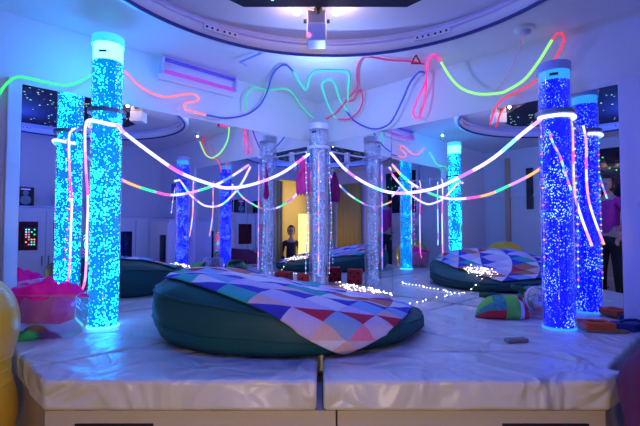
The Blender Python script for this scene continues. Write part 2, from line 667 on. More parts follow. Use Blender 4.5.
# ------------------------------------------------------------ padded platform
def xy(v):
    return (v.x, v.y)

YB, YF = 2.03, 1.635
def cushion(name, poly, z0, z1, label, bev=0.016, group=None):
    g = 0.010
    cx = sum(p[0] for p in poly) / len(poly)
    cy = sum(p[1] for p in poly) / len(poly)
    bm = B()
    P = []
    for x, y in poly:
        d = Vector((x - cx, y - cy))
        d = d * (1 - g / max(d.length, .01))
        P.append((cx + d.x, cy + d.y))
    prism(bm, P, z0, z1, bev, 4)
    bmesh.ops.triangulate(bm, faces=[f for f in bm.faces if len(f.verts) > 4])
    o = obj(name, bm, 'vinyl', smooth=False)
    for f in o.data.polygons:
        f.use_smooth = f.area < 0.01
    return tag(o, label, 'cushion', group)

IN = 0.987
PZ0 = TOP - 0.115
pad_group = None
cushion('seat_cushion', [(-1.06, YF), (-0.003, YF), (-0.003, YB), (-0.97, YB), (-1.218, 1.786)], PZ0, TOP,
        'long white vinyl cushion forming the left half of the front edge')
cushion('seat_cushion', [(0.003, YF), (1.105, YF), (1.250, 1.742), (0.97, YB), (0.003, YB)], PZ0, TOP,
        'long white vinyl cushion forming the right half of the front edge')
cushion('seat_cushion', [xy(W(1.5, 0.02)), xy(W(2.70, 0.02)), xy(W(2.70, IN)), xy(W(1.5, IN))], PZ0, TOP,
        'white vinyl cushion under the cyan tube, beside the left mirror')
cushion('seat_cushion', [xy(W(0.02, 1.5)), xy(W(IN, 1.5)), xy(W(IN, 2.70)), xy(W(0.02, 2.70))], PZ0, TOP,
        'white vinyl cushion under the deep blue tube, beside the right mirror')
cushion('seat_cushion', [xy(W(0.02, 0.02)), xy(W(1.5, 0.02)), xy(W(1.5, IN)), xy(W(IN, IN)), xy(W(IN, 1.5)), xy(W(0.02, 1.5))], PZ0, TOP,
        'white vinyl corner cushion under the clear middle tube')
# the middle infill behind the front cushions
cushion('seat_cushion', [xy(W(IN, IN)), xy(W(1.5, IN)), (-0.97, YB), (0.97, YB), xy(W(IN, 1.5))][0:5], PZ0, TOP,
        'white vinyl infill cushion lying under the teal bean bag')
bm = B()
prism(bm, [xy(W(0.02, 0.02)), xy(W(2.66, 0.02)), xy(W(2.66, 1.0)), (-1.05, 1.652), (0.06, 1.652), (0.06, 3.0)], 0, PZ0 - .002)
plat = thing('platform_base', 'cream boxed platform base under the left front cushion', 'platform', (0, 2.5, 0))
obj('box_panel', bm, 'vinylbase', plat)
bm = B()
box(bm, (-0.785, 1.650, 0.215), (0.30, 0.008, 0.15), 0, 0.003)  # black plate on the face stands in for the shaded slot
obj('hand_hole_shade', bm, 'black', plat)
plat2 = thing('platform_base', 'cream boxed platform base under the right front cushion', 'platform', (0.5, 2.5, 0))
bm = B()
prism(bm, [(0.067, 3.0), (0.067, 1.652), (1.09, 1.652), xy(W(1.0, 2.70)), xy(W(0.02, 2.70)), xy(W(0.02, 0.05)), (0.067, 4.2)], 0, PZ0 - .002)
obj('box_panel', bm, 'vinylbase', plat2)
bm = B()
box(bm, (0.86, 1.650, 0.215), (0.33, 0.008, 0.15), 0, 0.003)  # same black plate for the shade of the right slot
obj('hand_hole_shade', bm, 'black', plat2)
# strap between two pads
p = on_level(516, 341, TOP + .006)
bm = B()
box(bm, (p.x, p.y, TOP + 0.011), (0.118, 0.045, 0.020), math.radians(12), 0.006)
tag(obj('webbing_strap', bm, pmat('grey_webbing', (0.30, 0.27, 0.27), .9)), 'short grey webbing strap lying on the seam of the right front cushion', 'strap')

# ------------------------------------------------------------ bubble tubes
def bubble_tube(x, y, ztop, label, kind, contacts, collar_z, r=0.088):
    t = thing('bubble_tube', label, 'bubble tube', (x, y, TOP))
    zb = TOP + 0.001
    bm = B()
    lathe(bm, (x, y, 0), [(r, zb), (r, ztop - 0.05)], 48)
    obj('clear_pipe', bm, 'shell' if kind != 'clear' else 'shell_c', t, True)
    ri = r - 0.006
    water_top = ztop - (0.155 if kind == 'cyan' else 0.11)
    if kind != 'clear':
        bm = B()
        rg = lathe(bm, (x, y, 0), [(ri, zb + .012), (ri, water_top)], 48)
        bm.faces.new(rg[-1])
        obj('water', bm, 'cyanwater' if kind == 'cyan' else 'bluewater', t, True)
        bm = B()
        lathe(bm, (x, y, 0), [(ri, water_top + .002), (ri, ztop - 0.045)], 48)
        obj('air_gap', bm, 'cyanair' if kind == 'cyan' else 'blueair', t, True)
        bm = B()
        rg = lathe(bm, (x, y, 0), [(r + .001, zb), (r + .001, zb + .012)], 48)
        obj('base_ring', bm, 'cyanbase' if kind == 'cyan' else 'blueair', t, True)
    else:
        # the dry tube: an inner thinner pipe
        bm = B()
        lathe(bm, (x, y, 0), [(0.055, zb), (0.055, ztop - 0.06)], 32)
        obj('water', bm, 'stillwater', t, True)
    bm = B()
    rg = lathe(bm, (x, y, 0), [(r + .001, ztop - .055), (r + .003, ztop - .055), (r + .003, ztop - .004), (r - .002, ztop)], 48)
    bm.faces.new(rg[-1])
    obj('cap', bm, {'cyan': 'cap_c', 'blue': 'cap_b', 'clear': 'lilac'}[kind], t, False)
    # small sticker under the cap
    bm = B()
    sx, sz = (0.010, ztop - .115) if kind == 'cyan' else (-.045, ztop - .085)
    nn = 5
    vs = []
    for k in range(nn + 1):
        ang = -math.pi / 2 + (sx + 0.045 * (k / nn - 0.5)) / r
        for z in (sz - .008, sz + .008):
            vs.append(bm.verts.new((x + (r + .001) * math.cos(ang), y + (r + .001) * math.sin(ang), z)))
    for k in range(nn):
        bm.faces.new((vs[2 * k], vs[2 * k + 2], vs[2 * k + 3], vs[2 * k + 1]))
    obj('sticker', bm, 'navy' if kind == 'cyan' else 'black', t)
    # collar and wall brackets
    bm = B()
    lathe(bm, (x, y, collar_z), [(r + .002, -.012), (r + .018, -.012), (r + .018, .012), (r + .002, .012), (r + .002, -.012)], 48)
    col = obj('collar', bm, 'grey' if kind != 'clear' else 'lilac', t)
    for c in contacts:
        d = Vector((c[0] - x, c[1] - y, 0))
        dn = d.normalized()
        ang = math.atan2(dn.y, dn.x)
        bm = B()
        a0 = Vector((x, y, collar_z - .008)) + dn * (r + .01)
        a1 = Vector((c[0], c[1], collar_z - .008)) - dn * 0.012
        box(bm, (a0 + a1) / 2, ((a1 - a0).length, 0.03, 0.008), ang)
        box(bm, Vector((c[0], c[1], collar_z - .04)) - dn * 0.026, (0.008, 0.05, 0.10), ang, 0.003)
        for dz in (-.075, -.01):
            box(bm, Vector((c[0], c[1], collar_z + dz)) - dn * 0.032, (0.008, 0.01, 0.01), ang, 0.002, mi=1)
        obj('bracket', bm, ['lilac', 'black'], t)
    return t


LX, LY = -1.289, 2.548
RX, RY = 1.397, 2.506
CX, CY = -0.012, 3.84
def foot_l(x, y):
    d = (Vector((x, y, 0)) - Vector((0, 4.4, 0))).dot(-N_L)
    return Vector((x, y, 0)) + N_L * d
def foot_r(x, y):
    d = (Vector((x, y, 0)) - Vector((0, 4.4, 0))).dot(-N_R)
    return Vector((x, y, 0)) + N_R * d
bubble_tube(LX, LY, 2.195, 'tall bubble tube glowing cyan on the left of the platform', 'cyan', [foot_l(LX, LY)], 1.735)
bubble_tube(RX, RY, 2.015, 'bubble tube glowing deep blue on the right of the platform', 'blue', [foot_r(RX, RY)], 1.715)
bubble_tube(CX, CY, 1.985, 'clear unlit bubble tube standing in the middle before the corner', 'clear', [foot_l(CX, CY), foot_r(CX, CY)], 1.765)

# ------------------------------------------------------------ LED rope lights
LN = list(LED.keys())
LM = [LED[k] for k in LN]
def pick(seq, run):
    idx = [LN.index(s) for s in seq]
    return lambda i, n: idx[(i // run) % len(idx)]

def led_rope(pts, label, seq, run=3, r=0.0085, group=None, name='rope_light', back=None):
    bm = B()
    tube(bm, pts, r, 12, pick(seq, run), 0.025, mi2=back)
    return tag(obj(name, bm, LM), label, 'rope light', group)

cl = (LX, LY - 0.0)
pl0, pl1 = Vector((LX + .04, LY - 0.05, 0)), Vector((CX, CY - .1, 0))
up_l = [(122, 131), (144, 148), (179, 172), (213, 185), (230, 188), (254, 184), (282, 173), (309, 154)]
P = [on_plane(x, y, pl0, pl1) for x, y in up_l]
loopL = [Vector((LX + 0.104 * math.cos(a), LY + 0.104 * math.sin(a), 1.655 + .012 * math.sin(2 * a))) for a in [math.radians(d) for d in (130, 165, 200, 235, 270, 305, 335)]]
led_rope(loopL + P, 'white rope light with coloured stretches swagged from the cyan tube to the middle tube', ['white', 'white', 'white', 'pinkwhite', 'white', 'white', 'white', 'pink', 'white', 'white', 'white'], 4, 0.011,
         back=(1, pick(['pinkwhite', 'green', 'white', 'blue', 'white', 'pinkwhite', 'warm', 'green', 'pink', 'white'], 5)))
pr0, pr1 = Vector((RX - .04, RY - 0.05, 0)), Vector((CX, CY - .1, 0))
up_r = [(544, 117), (522, 134), (492, 159), (462, 176), (432, 189), (395, 193), (369, 185), (346, 170), (331, 153)]
P = [on_plane(x, y, pr0, pr1) for x, y in up_r]
loopR = [Vector((RX + 0.104 * math.cos(a), RY + 0.104 * math.sin(a), 1.685)) for a in [math.radians(d) for d in (20, -20, -60, -100, -140, -170)]]
led_rope(loopR + P, 'white rope light with coloured stretches swagged from the deep blue tube to the middle tube', ['white', 'white', 'white', 'pinkwhite', 'white', 'cyan', 'white', 'white', 'violet', 'white'], 4, 0.011,
         back=(-1, pick(['white', 'green', 'violet', 'white', 'green', 'warm', 'pinkwhite', 'green', 'warm', 'pink', 'white'], 5)))
# hanging ends beside each tube
def hang(px, off_wall, left, z0, label, seq, run=2, r=0.007):
    pts = []
    n = N_L if left else N_R
    c = Vector((0, 4.4, 0)) - n * off_wall
    tdir = Vector((n.y, -n.x, 0))
    for x, y in px:
        pts.append(on_plane(x, y, c, c + tdir))
    return led_rope(pts, label, seq, run, r)

hang([(92, 119), (86, 124), (85, 140), (86, 170), (88, 200), (87, 235), (86, 268), (84, 285), (79, 296)], 0.19, True, 0,
     'rope light end hanging behind the cyan tube with pink stretches', ['white', 'white', 'pinkwhite', 'pink', 'white'], 5)
hang([(118, 132), (119, 160), (118, 200), (117, 240), (118, 262)], 0.22, True, 0,
     'thin rope light end hanging on the right edge of the cyan tube', ['cyan', 'white', 'cyan', 'cyan', 'violet'], 3, 0.006)
hang([(570, 117), (573, 135), (573, 160), (574, 185), (577, 203), (583, 222), (589, 238), (592, 246)], 0.17, False, 0,
     'rope light end hanging between the deep blue tube and the mirror, curving at its tip', ['white', 'pinkwhite', 'warm', 'pink', 'white', 'warm', 'pinkwhite', 'white'], 3)
hang([(549, 131), (553, 143), (560, 156), (565, 172), (571, 190)], 0.46, False, 0,
     'short rope light slung across the front of the deep blue tube', ['pinkwhite', 'blue', 'pink', 'cyan', 'blue'], 1, 0.0055)

def bead_string(x, y, z0, z1, label, cols, sway=0.01, step=0.045, r=0.006, wire='violet'):
    t = thing('light_string', label, 'light string', (x, y, z0))
    pts = []
    k = 0
    z = z1
    while z > z0:
        pts.append(Vector((x + sway * math.sin(z * 7), y + sway * math.cos(z * 5), z)))
        z -= step
    bm = B()
    tube(bm, pts, 0.0035, 6, None, 0.05)
    obj('wire', bm, 'lilac', t)
    for k, q in enumerate(pts):
        bm = B()
        ball(bm, q, r, 8)
        obj('bulb', bm, LED[cols[k % len(cols)]], t, True)
    return t

bead_string(CX - 0.105, CY - 0.03, 0.60, 1.72, 'string of cyan and pink bulbs hanging down the left side of the clear middle tube', ['cyan', 'blue', 'cyan', 'pink', 'cyan', 'white'])
bead_string(CX + 0.105, CY - 0.02, 0.60, 1.72, 'string of violet and cyan bulbs hanging down the right side of the clear middle tube', ['cyan', 'violet', 'green', 'violet', 'cyan', 'pink'])
bead_string(-1.40, 2.60, 0.80, 1.66, 'string of pink bulbs hanging between the cyan tube and the left mirror', ['pinkwhite', 'pink', 'pink'], 0.008, 0.07, 0.009)
bead_string(1.395 - 0.102, 2.46, 0.72, 1.62, 'string of small bulbs hanging down the left edge of the deep blue tube', ['violet', 'warm', 'blue', 'pink', 'green', 'blue'], 0.004, 0.05, 0.006)
bead_string(1.395 + 0.10, 2.47, 0.66, 1.62, 'string of small bulbs hanging down the right edge of the deep blue tube', ['cyan', 'blue', 'pink', 'cyan', 'warm'], 0.004, 0.04, 0.006)
# a white slim rope inside/along the middle tube
led_rope([Vector((CX, CY - 0.095, z)) for z in (1.70, 1.5, 1.2, 0.9, 0.62)], 'pale violet rope light hanging down the front of the clear middle tube', ['violet', 'blue', 'violet', 'pinkwhite', 'blue'], 2, 0.005)

# ------------------------------------------------------------ pink tassel scarf and small white connector
def scarf(x, y, z1, z0, w, label):
    bm = B()
    n = 9
    rows = 14
    gr = []
    for j in range(rows + 1):
        f = j / rows
        ww = w * (0.12 + 0.88 * min(1, f * 1.5) ** 0.8)
        row = []
        for i in range(n + 1):
            g = i / n - 0.5
            row.append(bm.verts.new((x + g * ww, y + 0.018 * math.sin(i * 2.1 + j * .3) * (0.3 + f), z1 - (z1 - z0) * f - 0.03 * f * (i % 2))))
        gr.append(row)
    for j in range(rows):
        for i in range(n):
            bm.faces.new((gr[j][i], gr[j][i + 1], gr[j + 1][i + 1], gr[j + 1][i]))
    o = obj('chiffon_scarf', bm, 'pink', None, True)
    md = o.modifiers.new('s', 'SOLIDIFY')
    md.thickness = 0.003
    return tag(o, label, 'scarf')

scarf(-0.15, 3.84, 1.70, 1.36, 0.13, 'fuchsia chiffon scarf hanging from the rope light just left of the clear middle tube')

# ------------------------------------------------------------ neon ropes on ceiling and walls
def neon(name_col, px, label, r=0.008, off=0.07, group=None):
    pts = [on_shell(x, y, off, 0.02) for x, y in px]
    bm = B()
    tube(bm, pts, r, 8, None, 0.03)
    return tag(obj('neon_rope', bm, NEON[name_col]), label, 'neon rope', group)

neon('green', [(-4, 100), (3, 88), (12, 79), (22, 77), (40, 81), (60, 85), (75, 84), (92, 75), (102, 72)], 'green neon rope on the left wall, dipping behind the top of the cyan tube')
neon('salmon', [(122, 70), (130, 76), (134, 81), (147, 91), (164, 97), (181, 95), (194, 94), (199, 99), (194, 102), (186, 103), (185, 109), (194, 112), (206, 115)], 'salmon pink neon rope curling below the ultraviolet lamp')
neon('blue', [(206, 115), (225, 118), (245, 115), (259, 106), (267, 92), (272, 76), (279, 67), (286, 65), (293, 71)], 'dark blue neon rope rising in an arch to the left of the ceiling corner')
neon('teal', [(293, 71), (299, 82), (306, 90), (310, 77), (317, 71), (332, 71), (346, 72), (349, 79), (348, 90), (348, 101)], 'turquoise neon rope with a sharp V and a square bend')
neon('seagreen', [(246, 111), (246, 98), (253, 88), (268, 90), (284, 89), (293, 94), (302, 107), (313, 118)], 'sea green neon rope in a flat hump left of the middle tube')
neon('teal', [(335, 118), (329, 107), (324, 94), (322, 85), (327, 80), (334, 83), (340, 100), (348, 112)], 'turquoise neon rope in a narrow upturned loop right above the middle tube')
neon('maroon', [(326, 119), (337, 112), (349, 97), (357, 88), (357, 76), (358, 66), (363, 58), (371, 57), (390, 60), (408, 61), (424, 64)], 'maroon neon rope running level under the curved rail then down to the middle tube')
neon('maroon', [(338, 119), (349, 119), (359, 111), (363, 99), (360, 90), (353, 100), (348, 101)], 'short maroon neon rope in a round loop beside the turquoise one')
neon('blue', [(346, 111), (356, 122), (374, 129), (390, 123), (402, 101), (410, 83), (419, 72), (425, 73)], 'dark blue neon rope sagging in a deep curve on the right wall')
neon('pink', [(441, 62), (435, 56), (429, 59), (427, 72), (426, 90), (423, 108), (418, 118), (413, 114), (416, 103), (424, 86), (427, 76)], 'hot pink neon rope hanging in a long narrow loop')
neon('lime', [(441, 62), (450, 77), (461, 88), (478, 94), (500, 93), (508, 90), (524, 80), (537, 64), (546, 50), (552, 40)], 'lime green neon rope sagging in a wide curve on the right wall', 0.009, 0.14)
neon('red', [(552, 40), (557, 34), (562, 34), (564, 40), (560, 50), (553, 62), (537, 80), (519, 91), (503, 99), (495, 109), (490, 125)], 'red neon rope hooked at the top and trailing behind the deep blue tube', 0.007)
# thin thread from the ceiling rose
pa = on_shell(523, 36, 0.05, 0.05)
bm = B()
tube(bm, [pa, on_shell(517, 55, 0.12), on_shell(507, 76, 0.12), on_shell(495, 93, 0.12)], 0.0025, 6)
tag(obj('pull_cord', bm, NEON['thread']), 'thin reddish cord hanging from the round ceiling fitting', 'cord')

# small red hanger holding the ropes
hg = on_shell(416, 59, 0.07, 0.03)
bm = B()
for a0, a1 in ((0, 1), (1, 2), (2, 0)):
    tri = [hg + Vector(v) for v in ((-.035, 0, -.035), (.035, 0, -.035), (0, 0, .03))]
    cyl(bm, tri[a0], tri[a1], 0.006, seg=8)
tag(obj('rope_hanger', bm, 'red'), 'small red triangular hanger on the ceiling above the pink rope', 'hanger')

# ------------------------------------------------------------ ultraviolet lamp on the left wall
pa, pb = on_shell(160, 64, 0.05), on_shell(236, 86, 0.05)
zc = (pa.z + pb.z) / 2
mid = (pa + pb) / 2
L_ = (pb - pa).length
uv = thing('ultraviolet_lamp', 'ultraviolet lamp with two violet tubes high on the left wall', 'lamp', (mid.x, mid.y, zc), ROT)
along = (Vector((pb.x, pb.y, 0)) - Vector((pa.x, pa.y, 0))).normalized()
inn = -N_L
wallp = foot_l(mid.x, mid.y)
bm = B()
box(bm, Vector((wallp.x, wallp.y, zc)) + inn * 0.018, (L_, 0.03, 0.20), ROT, 0.006)
obj('housing', bm, 'white', uv)
for s in (-1, 1):
    bm = B()
    box(bm, Vector((wallp.x, wallp.y, zc)) + inn * 0.055 + along * s * (L_ / 2 - .012), (0.024, 0.07, 0.12), ROT, 0.006)
    obj('lamp_holder', bm, 'lilac', uv)
for dz, mt in ((0.044, 'uv'), (-0.044, 'uvpink')):
    bm = B()
    c = Vector((wallp.x, wallp.y, zc + dz)) + inn * 0.062
    cyl(bm, c - along * (L_ / 2 - .02), c + along * (L_ / 2 - .02), 0.0135, seg=16)
    obj('fluorescent_tube', bm, mt, uv, True)
# shade above it
bm = B()
cs = Vector((wallp.x, wallp.y, zc + 0.093)) + inn * 0.05 - along * .05
box(bm, cs, (L_ * 0.95, 0.10, 0.012), ROT, 0.003)
obj('hood', bm, 'white', uv)

# small bracket on the ceiling
pa = on_shell(262, 53, 0.05, 0.02)
pb = on_shell(240, 62, 0.05, 0.03)
bm = B()
cyl(bm, pa, pb, 0.008, seg=8)
cyl(bm, pb, on_shell(247, 66, .05, .05), 0.006, seg=8)
box(bm, pa + Vector((0, 0, .01)), (0.05, 0.05, 0.012), 0.4, .003)
tag(obj('ceiling_hook', bm, 'cap_b'), 'slim pale ceiling hook between the ultraviolet lamp and the curved rail', 'hook')

# smoke alarm / ceiling rose
p = on_shell(525, 31, 0.05, 0.02)
sm = thing('smoke_alarm', 'round white smoke alarm on the ceiling near the right wall', 'smoke alarm', (p.x, p.y, CEIL))
bm = B()
lathe(bm, (p.x, p.y, CEIL), [(0.062, -0.001), (0.062, -.014), (0.05, -.022), (0.001, -.024)], 32)
obj('base_plate', bm, 'white', sm, True)
bm = B()
lathe(bm, (p.x, p.y, CEIL), [(0.036, -.022), (0.034, -.04), (0.001, -.043)], 32)
obj('sensor_dome', bm, 'lilac', sm, True)

# ------------------------------------------------------------ ceiling ring, star cloth, projector
RC = Vector((0.08, 1.70, 0))
RR = 1.185
ring = thing('ceiling_ring', 'large white curved ring rail under the ceiling with a dark lower edge', 'ceiling rail', (RC.x, RC.y, CEIL))
bm = B()
ZB = CEIL - 0.112
lathe(bm, (RC.x, RC.y, 0), [(RR, CEIL - .001), (RR, ZB), (RR + .045, ZB), (RR + .045, CEIL - .001)], 128)
obj('band', bm, 'white', ring, True)
bm = B()
lathe(bm, (RC.x, RC.y, 0), [(RR - .006, ZB + .006), (RR - .006, ZB - .010), (RR + .01, ZB - .010), (RR + .01, ZB)], 128)
obj('edge_strip', bm, 'navy', ring, True)
bm = B()
lathe(bm, (RC.x, RC.y, 0), [(RR - .004, CEIL - .045), (RR - .022, CEIL - .045), (RR - .022, CEIL - .02), (RR - .004, CEIL - .02)], 128)
obj('inner_lip', bm, 'lilac', ring, True)
for deg in (127, 57, 235, 305):
    a = math.radians(deg)
    for k in range(2):
        aa = a + (k - .5) * 0.10
        c = RC + Vector((math.cos(aa), math.sin(aa), 0)) * (RR - .010)
        bm = B()
        box(bm, (c.x, c.y, CEIL - .060), (0.012, 0.115, 0.034), aa, 0.002, mi=0)
        for j in (-1, 0, 1):
            cc = c + Vector((-math.sin(aa), math.cos(aa), 0)) * (0.036 * j) - Vector((math.cos(aa), math.sin(aa), 0)) * .007
            box(bm, (cc.x, cc.y, CEIL - .060), (0.008, 0.013, 0.013), aa, 0.002, mi=1)
        obj('joint_plate', bm, ['white', 'black'], ring)
# black star cloth
oc = [(0.46, 0.74), (0.74, 0.43), (0.74, -0.43), (0.46, -0.74), (-0.46, -0.74), (-0.74, -0.43), (-0.74, 0.43), (-0.46, 0.74)]
bm = B()
prism(bm, [(RC.x - .05 + x, RC.y - .10 + y) for x, y in oc], CEIL - 0.065, CEIL - 0.005, 0.004, 1)
tag(obj('star_panel', bm, 'star'), 'black eight sided ceiling panel dotted with small star lights', 'star panel')
# hanging projector
px, py = -0.02, 2.50
pj = thing('projector', 'white box projector hanging from the ceiling in front of the curved rail', 'projector', (px, py, CEIL))
bm = B()
box(bm, (px, py, 2.185), (0.115, 0.13, 0.105), 0, 0.006)
obj('casing', bm, 'white', pj)
bm = B()
box(bm, (px, py, 2.275), (0.108, 0.12, 0.075), 0, 0.005)
obj('mount', bm, pmat('tan_metal', (0.42, 0.38, 0.36), .5), pj)
bm = B()
ball(bm, (px + .01, py - .07, 2.31), 0.024, 12)
cyl(bm, (px + .01, py - .07, 2.31), (px + .01, py - .06, CEIL - .002), 0.012, seg=8)
obj('swivel', bm, 'black', pj)
for s in (-1, 1):
    bm = B()
    cyl(bm, (px + s * .06, py - .01, 2.27), (px + s * .078, py - .01, 2.27), 0.012, seg=10)
    obj('knob', bm, 'black', pj)
    bm = B()
    lathe(bm, (px + s * 0.115, py - .06, CEIL - .03), [(0.001, 0.006), (0.022, 0.004), (0.026, -.008), (0.02, -.02), (0.001, -.02)], 16)
    obj('spot_bulb', bm, emat('warm_spot_glass' + str(s), (1.0, 0.72, 0.52), 5.0), pj, True)
bm = B()
cyl(bm, (px - .045, py - .065, 2.16), (px - .045, py - .07, 2.16), 0.013, seg=12)
obj('lens', bm, emat('pink_lens', (1, .12, .3), 2.0), pj)

# ------------------------------------------------------------ bean bag with quilt
BC = Vector((-0.165, 2.52, TOP + .002))
BA, BB_, BROT = 0.775, 0.655, math.radians(12)
ca, sa = math.cos(BROT), math.sin(BROT)

def bag_pt(u, v, t, off=0.0, wr=1.0):
    """u,v unit direction in the bag's plan; t = 0 top centre, pi/2 rim, pi underside"""
    s = max(0.0, math.sin(min(t, math.pi)))
    rr = s ** 0.57 if t <= math.pi / 2 else (0.84 + 0.16 * s ** 0.8 if t < 2.9 else 0.84 * (math.pi - t) / (math.pi - 2.9))
    lx, ly = u * rr, v * rr
    hgt = 0.125 + 0.235 * (max(0, 1 - lx) / 1.6) ** 1.5 - 0.015 * ly
    hgt *= 1 - 0.22 * max(0, -lx - .35)
    z_m = 0.46 * hgt
    c = math.cos(t)
    if c >= 0:
        z = z_m + (hgt - z_m) * c ** 0.70
    else:
        z = z_m * (1 - min(1, -c * 1.05) ** 0.9)
    nz = noise.noise(Vector((lx * 3.1, ly * 3.1, z * 5))) * 0.030 * wr
    nz2 = noise.noise(Vector((lx * 9 + 5, ly * 9, z * 16))) * 0.010 * wr
    rad = 1 + (nz + nz2) * s
    x = lx * BA * rad + u * off * (1 if t > .9 else t / .9)
    y = ly * BB_ * rad + v * off * (1 if t > .9 else t / .9)
    z += (nz + nz2) * 0.8 * (1 - s * .6) * (1 if c > 0 else 0) + off * max(0, math.cos(t)) * 1.0
    z = max(z, 0.001 + off * .4)
    return Vector((BC.x + x * ca - y * sa, BC.y + x * sa + y * ca, BC.z + z))

bag = thing('bean_bag', 'large dark teal bean bag lying on the white cushions', 'bean bag', BC)
bm = B()
SEG, RNG = 120, 44
rows = []
top = bm.verts.new(bag_pt(1, 0, 0.0))
for j in range(1, RNG + 1):
    t = 3.05 * j / RNG
    rows.append([bm.verts.new(bag_pt(math.cos(2 * math.pi * k / SEG), math.sin(2 * math.pi * k / SEG), t)) for k in range(SEG)])
for k in range(SEG):
    bm.faces.new((top, rows[0][k], rows[0][(k + 1) % SEG]))
for a, b in zip(rows, rows[1:]):
    for k in range(SEG):
        bm.faces.new((a[k], b[k], b[(k + 1) % SEG], a[(k + 1) % SEG]))
bm.faces.new(list(reversed(rows[-1])))
obj('shell', bm, 'teal', bag, True)
# piping seam around the shoulder
bm = B()
pts = [bag_pt(math.cos(a), math.sin(a), 1.32, 0.004) for a in [2 * math.pi * k / 120 for k in range(121)]]
tube(bm, pts, 0.006, 6, raw=True)
obj('piping', bm, 'teal', bag)
bm = B()
pts = [bag_pt(math.cos(a), math.sin(a), 1.95, 0.003) for a in [2 * math.pi * k / 120 for k in range(121)]]
tube(bm, pts, 0.004, 6, raw=True)
obj('piping', bm, 'teal', bag)

# patchwork quilt draped over it
pal = dict(lav=(0.62, 0.52, 0.80), white=(0.78, 0.74, 0.84), teal=(0.03, 0.42, 0.42), crim=(0.50, 0.015, 0.07), orange=(0.50, 0.17, 0.10),
           royal=(0.03, 0.04, 0.48), purple=(0.20, 0.02, 0.32), pink=(0.85, 0.22, 0.40), sky=(0.25, 0.42, 0.75), rose=(0.78, 0.50, 0.48))
QM = [pmat('patch_' + k, v, 0.85, bump=0.0015, bscale=60, var=0.12) for k, v in pal.items()]
QN = list(pal.keys())
NQ, SB = 8, 7
cF, cL, cB, cR = Vector((.36, -1.72)), Vector((-.93, -.12)), Vector((-.30, .95)), Vector((.98, .10))
rq = random.Random(21)
def patch(i, j, tri):
    light = ['white', 'lav', 'white', 'lav', 'rose']
    deep = ['royal', 'crim', 'royal', 'purple', 'royal']
    solid = ['teal', 'white', 'white', 'orange', 'teal', 'lav', 'lav', 'sky']
    rr = random.Random(i * 31 + j * 17 + 5)
    if (i, j) in ((NQ - 1, 0), (NQ - 1, 1), (NQ - 2, 0), (NQ - 2, 1)):
        return QN.index({(NQ - 1, 0): 'rose', (NQ - 1, 1): 'lav' if tri else 'pink', (NQ - 2, 0): 'white' if tri else 'rose', (NQ - 2, 1): 'sky'}[(i, j)])
    a, b = rr.randrange(5), rr.randrange(5)
    if (i + j) % 2 == 0:
        return QN.index(deep[a]) if tri else QN.index(light[b])
    return QN.index(solid[rr.randrange(8)])
bm = B()
n = NQ * SB
G = []
for i in range(n + 1):
    row = []
    for j in range(n + 1):
        s, t_ = i / n, j / n
        q = cL * (1 - s) * (1 - t_) + cF * s * (1 - t_) + cB * (1 - s) * t_ + cR * s * t_
        # bow the edges outwards a little
        q = q + Vector((-.10, -.02)) * (4 * s * (1 - s)) * (1 - t_) ** 2
        m_ = q.length
        d = q / m_ if m_ > 1e-6 else Vector((1, 0))
        t = min(m_ / 1.05 * math.pi / 2 * 0.92, 2.6) if m_ < 1.5 else 2.0
        t = (m_ ** 1.5) * 1.12 if m_ < 1.25 else 1.565 + (m_ - 1.25) * 2.1
        row.append(bm.verts.new(bag_pt(d.x, d.y, min(t, 2.5), 0.012 + 0.004 * noise.noise(Vector((s * 14, t_ * 14, 0))))))
    G.append(row)
for i in range(n):
    for j in range(n):
        I, J = i // SB, j // SB
        ii, jj = i % SB, j % SB
        a, b, c, d = G[i][j], G[i + 1][j], G[i + 1][j + 1], G[i][j + 1]
        flip = (I + J) % 2
        k = ii - jj if not flip else ii + jj - (SB - 1)
        if k == 0:
            if not flip:
                f1 = bm.faces.new((a, b, c)); f2 = bm.faces.new((a, c, d))
            else:
                f1 = bm.faces.new((b, c, d)); f2 = bm.faces.new((a, b, d))
            f1.material_index = patch(I, J, True)
            f2.material_index = patch(I, J, False)
        else:
            f = bm.faces.new((a, b, c, d))
            f.material_index = patch(I, J, k > 0)
bmesh.ops.recalc_face_normals(bm, faces=bm.faces)
q_o = obj('patchwork_quilt', bm, QM, None, True)
md = q_o.modifiers.new('s', 'SOLIDIFY')
md.thickness = 0.006
md.offset = 1.0
tag(q_o, 'patchwork quilt of coloured triangles draped over the teal bean bag', 'quilt')

# fairy lights heaped on the right end of the quilt
fl = thing('fairy_lights', 'tangle of bright warm white fairy lights on the right end of the patchwork quilt', 'fairy lights', (0.33, 2.8, TOP + .1))
rf = random.Random(5)
path = []
def bag_top(x, y, off):
    dx, dy = x - BC.x, y - BC.y
    lx = (dx * ca + dy * sa) / BA
    ly = (-dx * sa + dy * ca) / BB_
    m_ = math.hypot(lx, ly)
    if m_ >= 0.97:
        return Vector((x, y, TOP + off * 0.6))
    t = math.asin(m_ ** (1 / 0.57)) if m_ < 1 else 1.5
    return bag_pt(lx / max(m_, 1e-6), ly / max(m_, 1e-6), t, off)
cur = [Vector((0.12, 2.86)), Vector((0.20, 2.92)), Vector((0.28, 2.84))]
for k in range(64):
    f = k / 64
    cx = 0.15 + 0.24 * f + rf.uniform(-.07, .07)
    cy = 2.84 - 0.06 * f + rf.uniform(-.10, .10)
    path.append(bag_top(cx, cy, 0.022 + rf.uniform(0, .03)))
for k in range(10):
    path.append(bag_top(0.50 + 0.045 * k, 3.02 + 0.05 * k + 0.03 * math.sin(k * 1.7), 0.02))
sp = smooth_path(path, 0.02)
bm = B()
tube(bm, sp, 0.0016, 5, raw=True)
obj('wire', bm, 'lilac', fl)
nb = 98
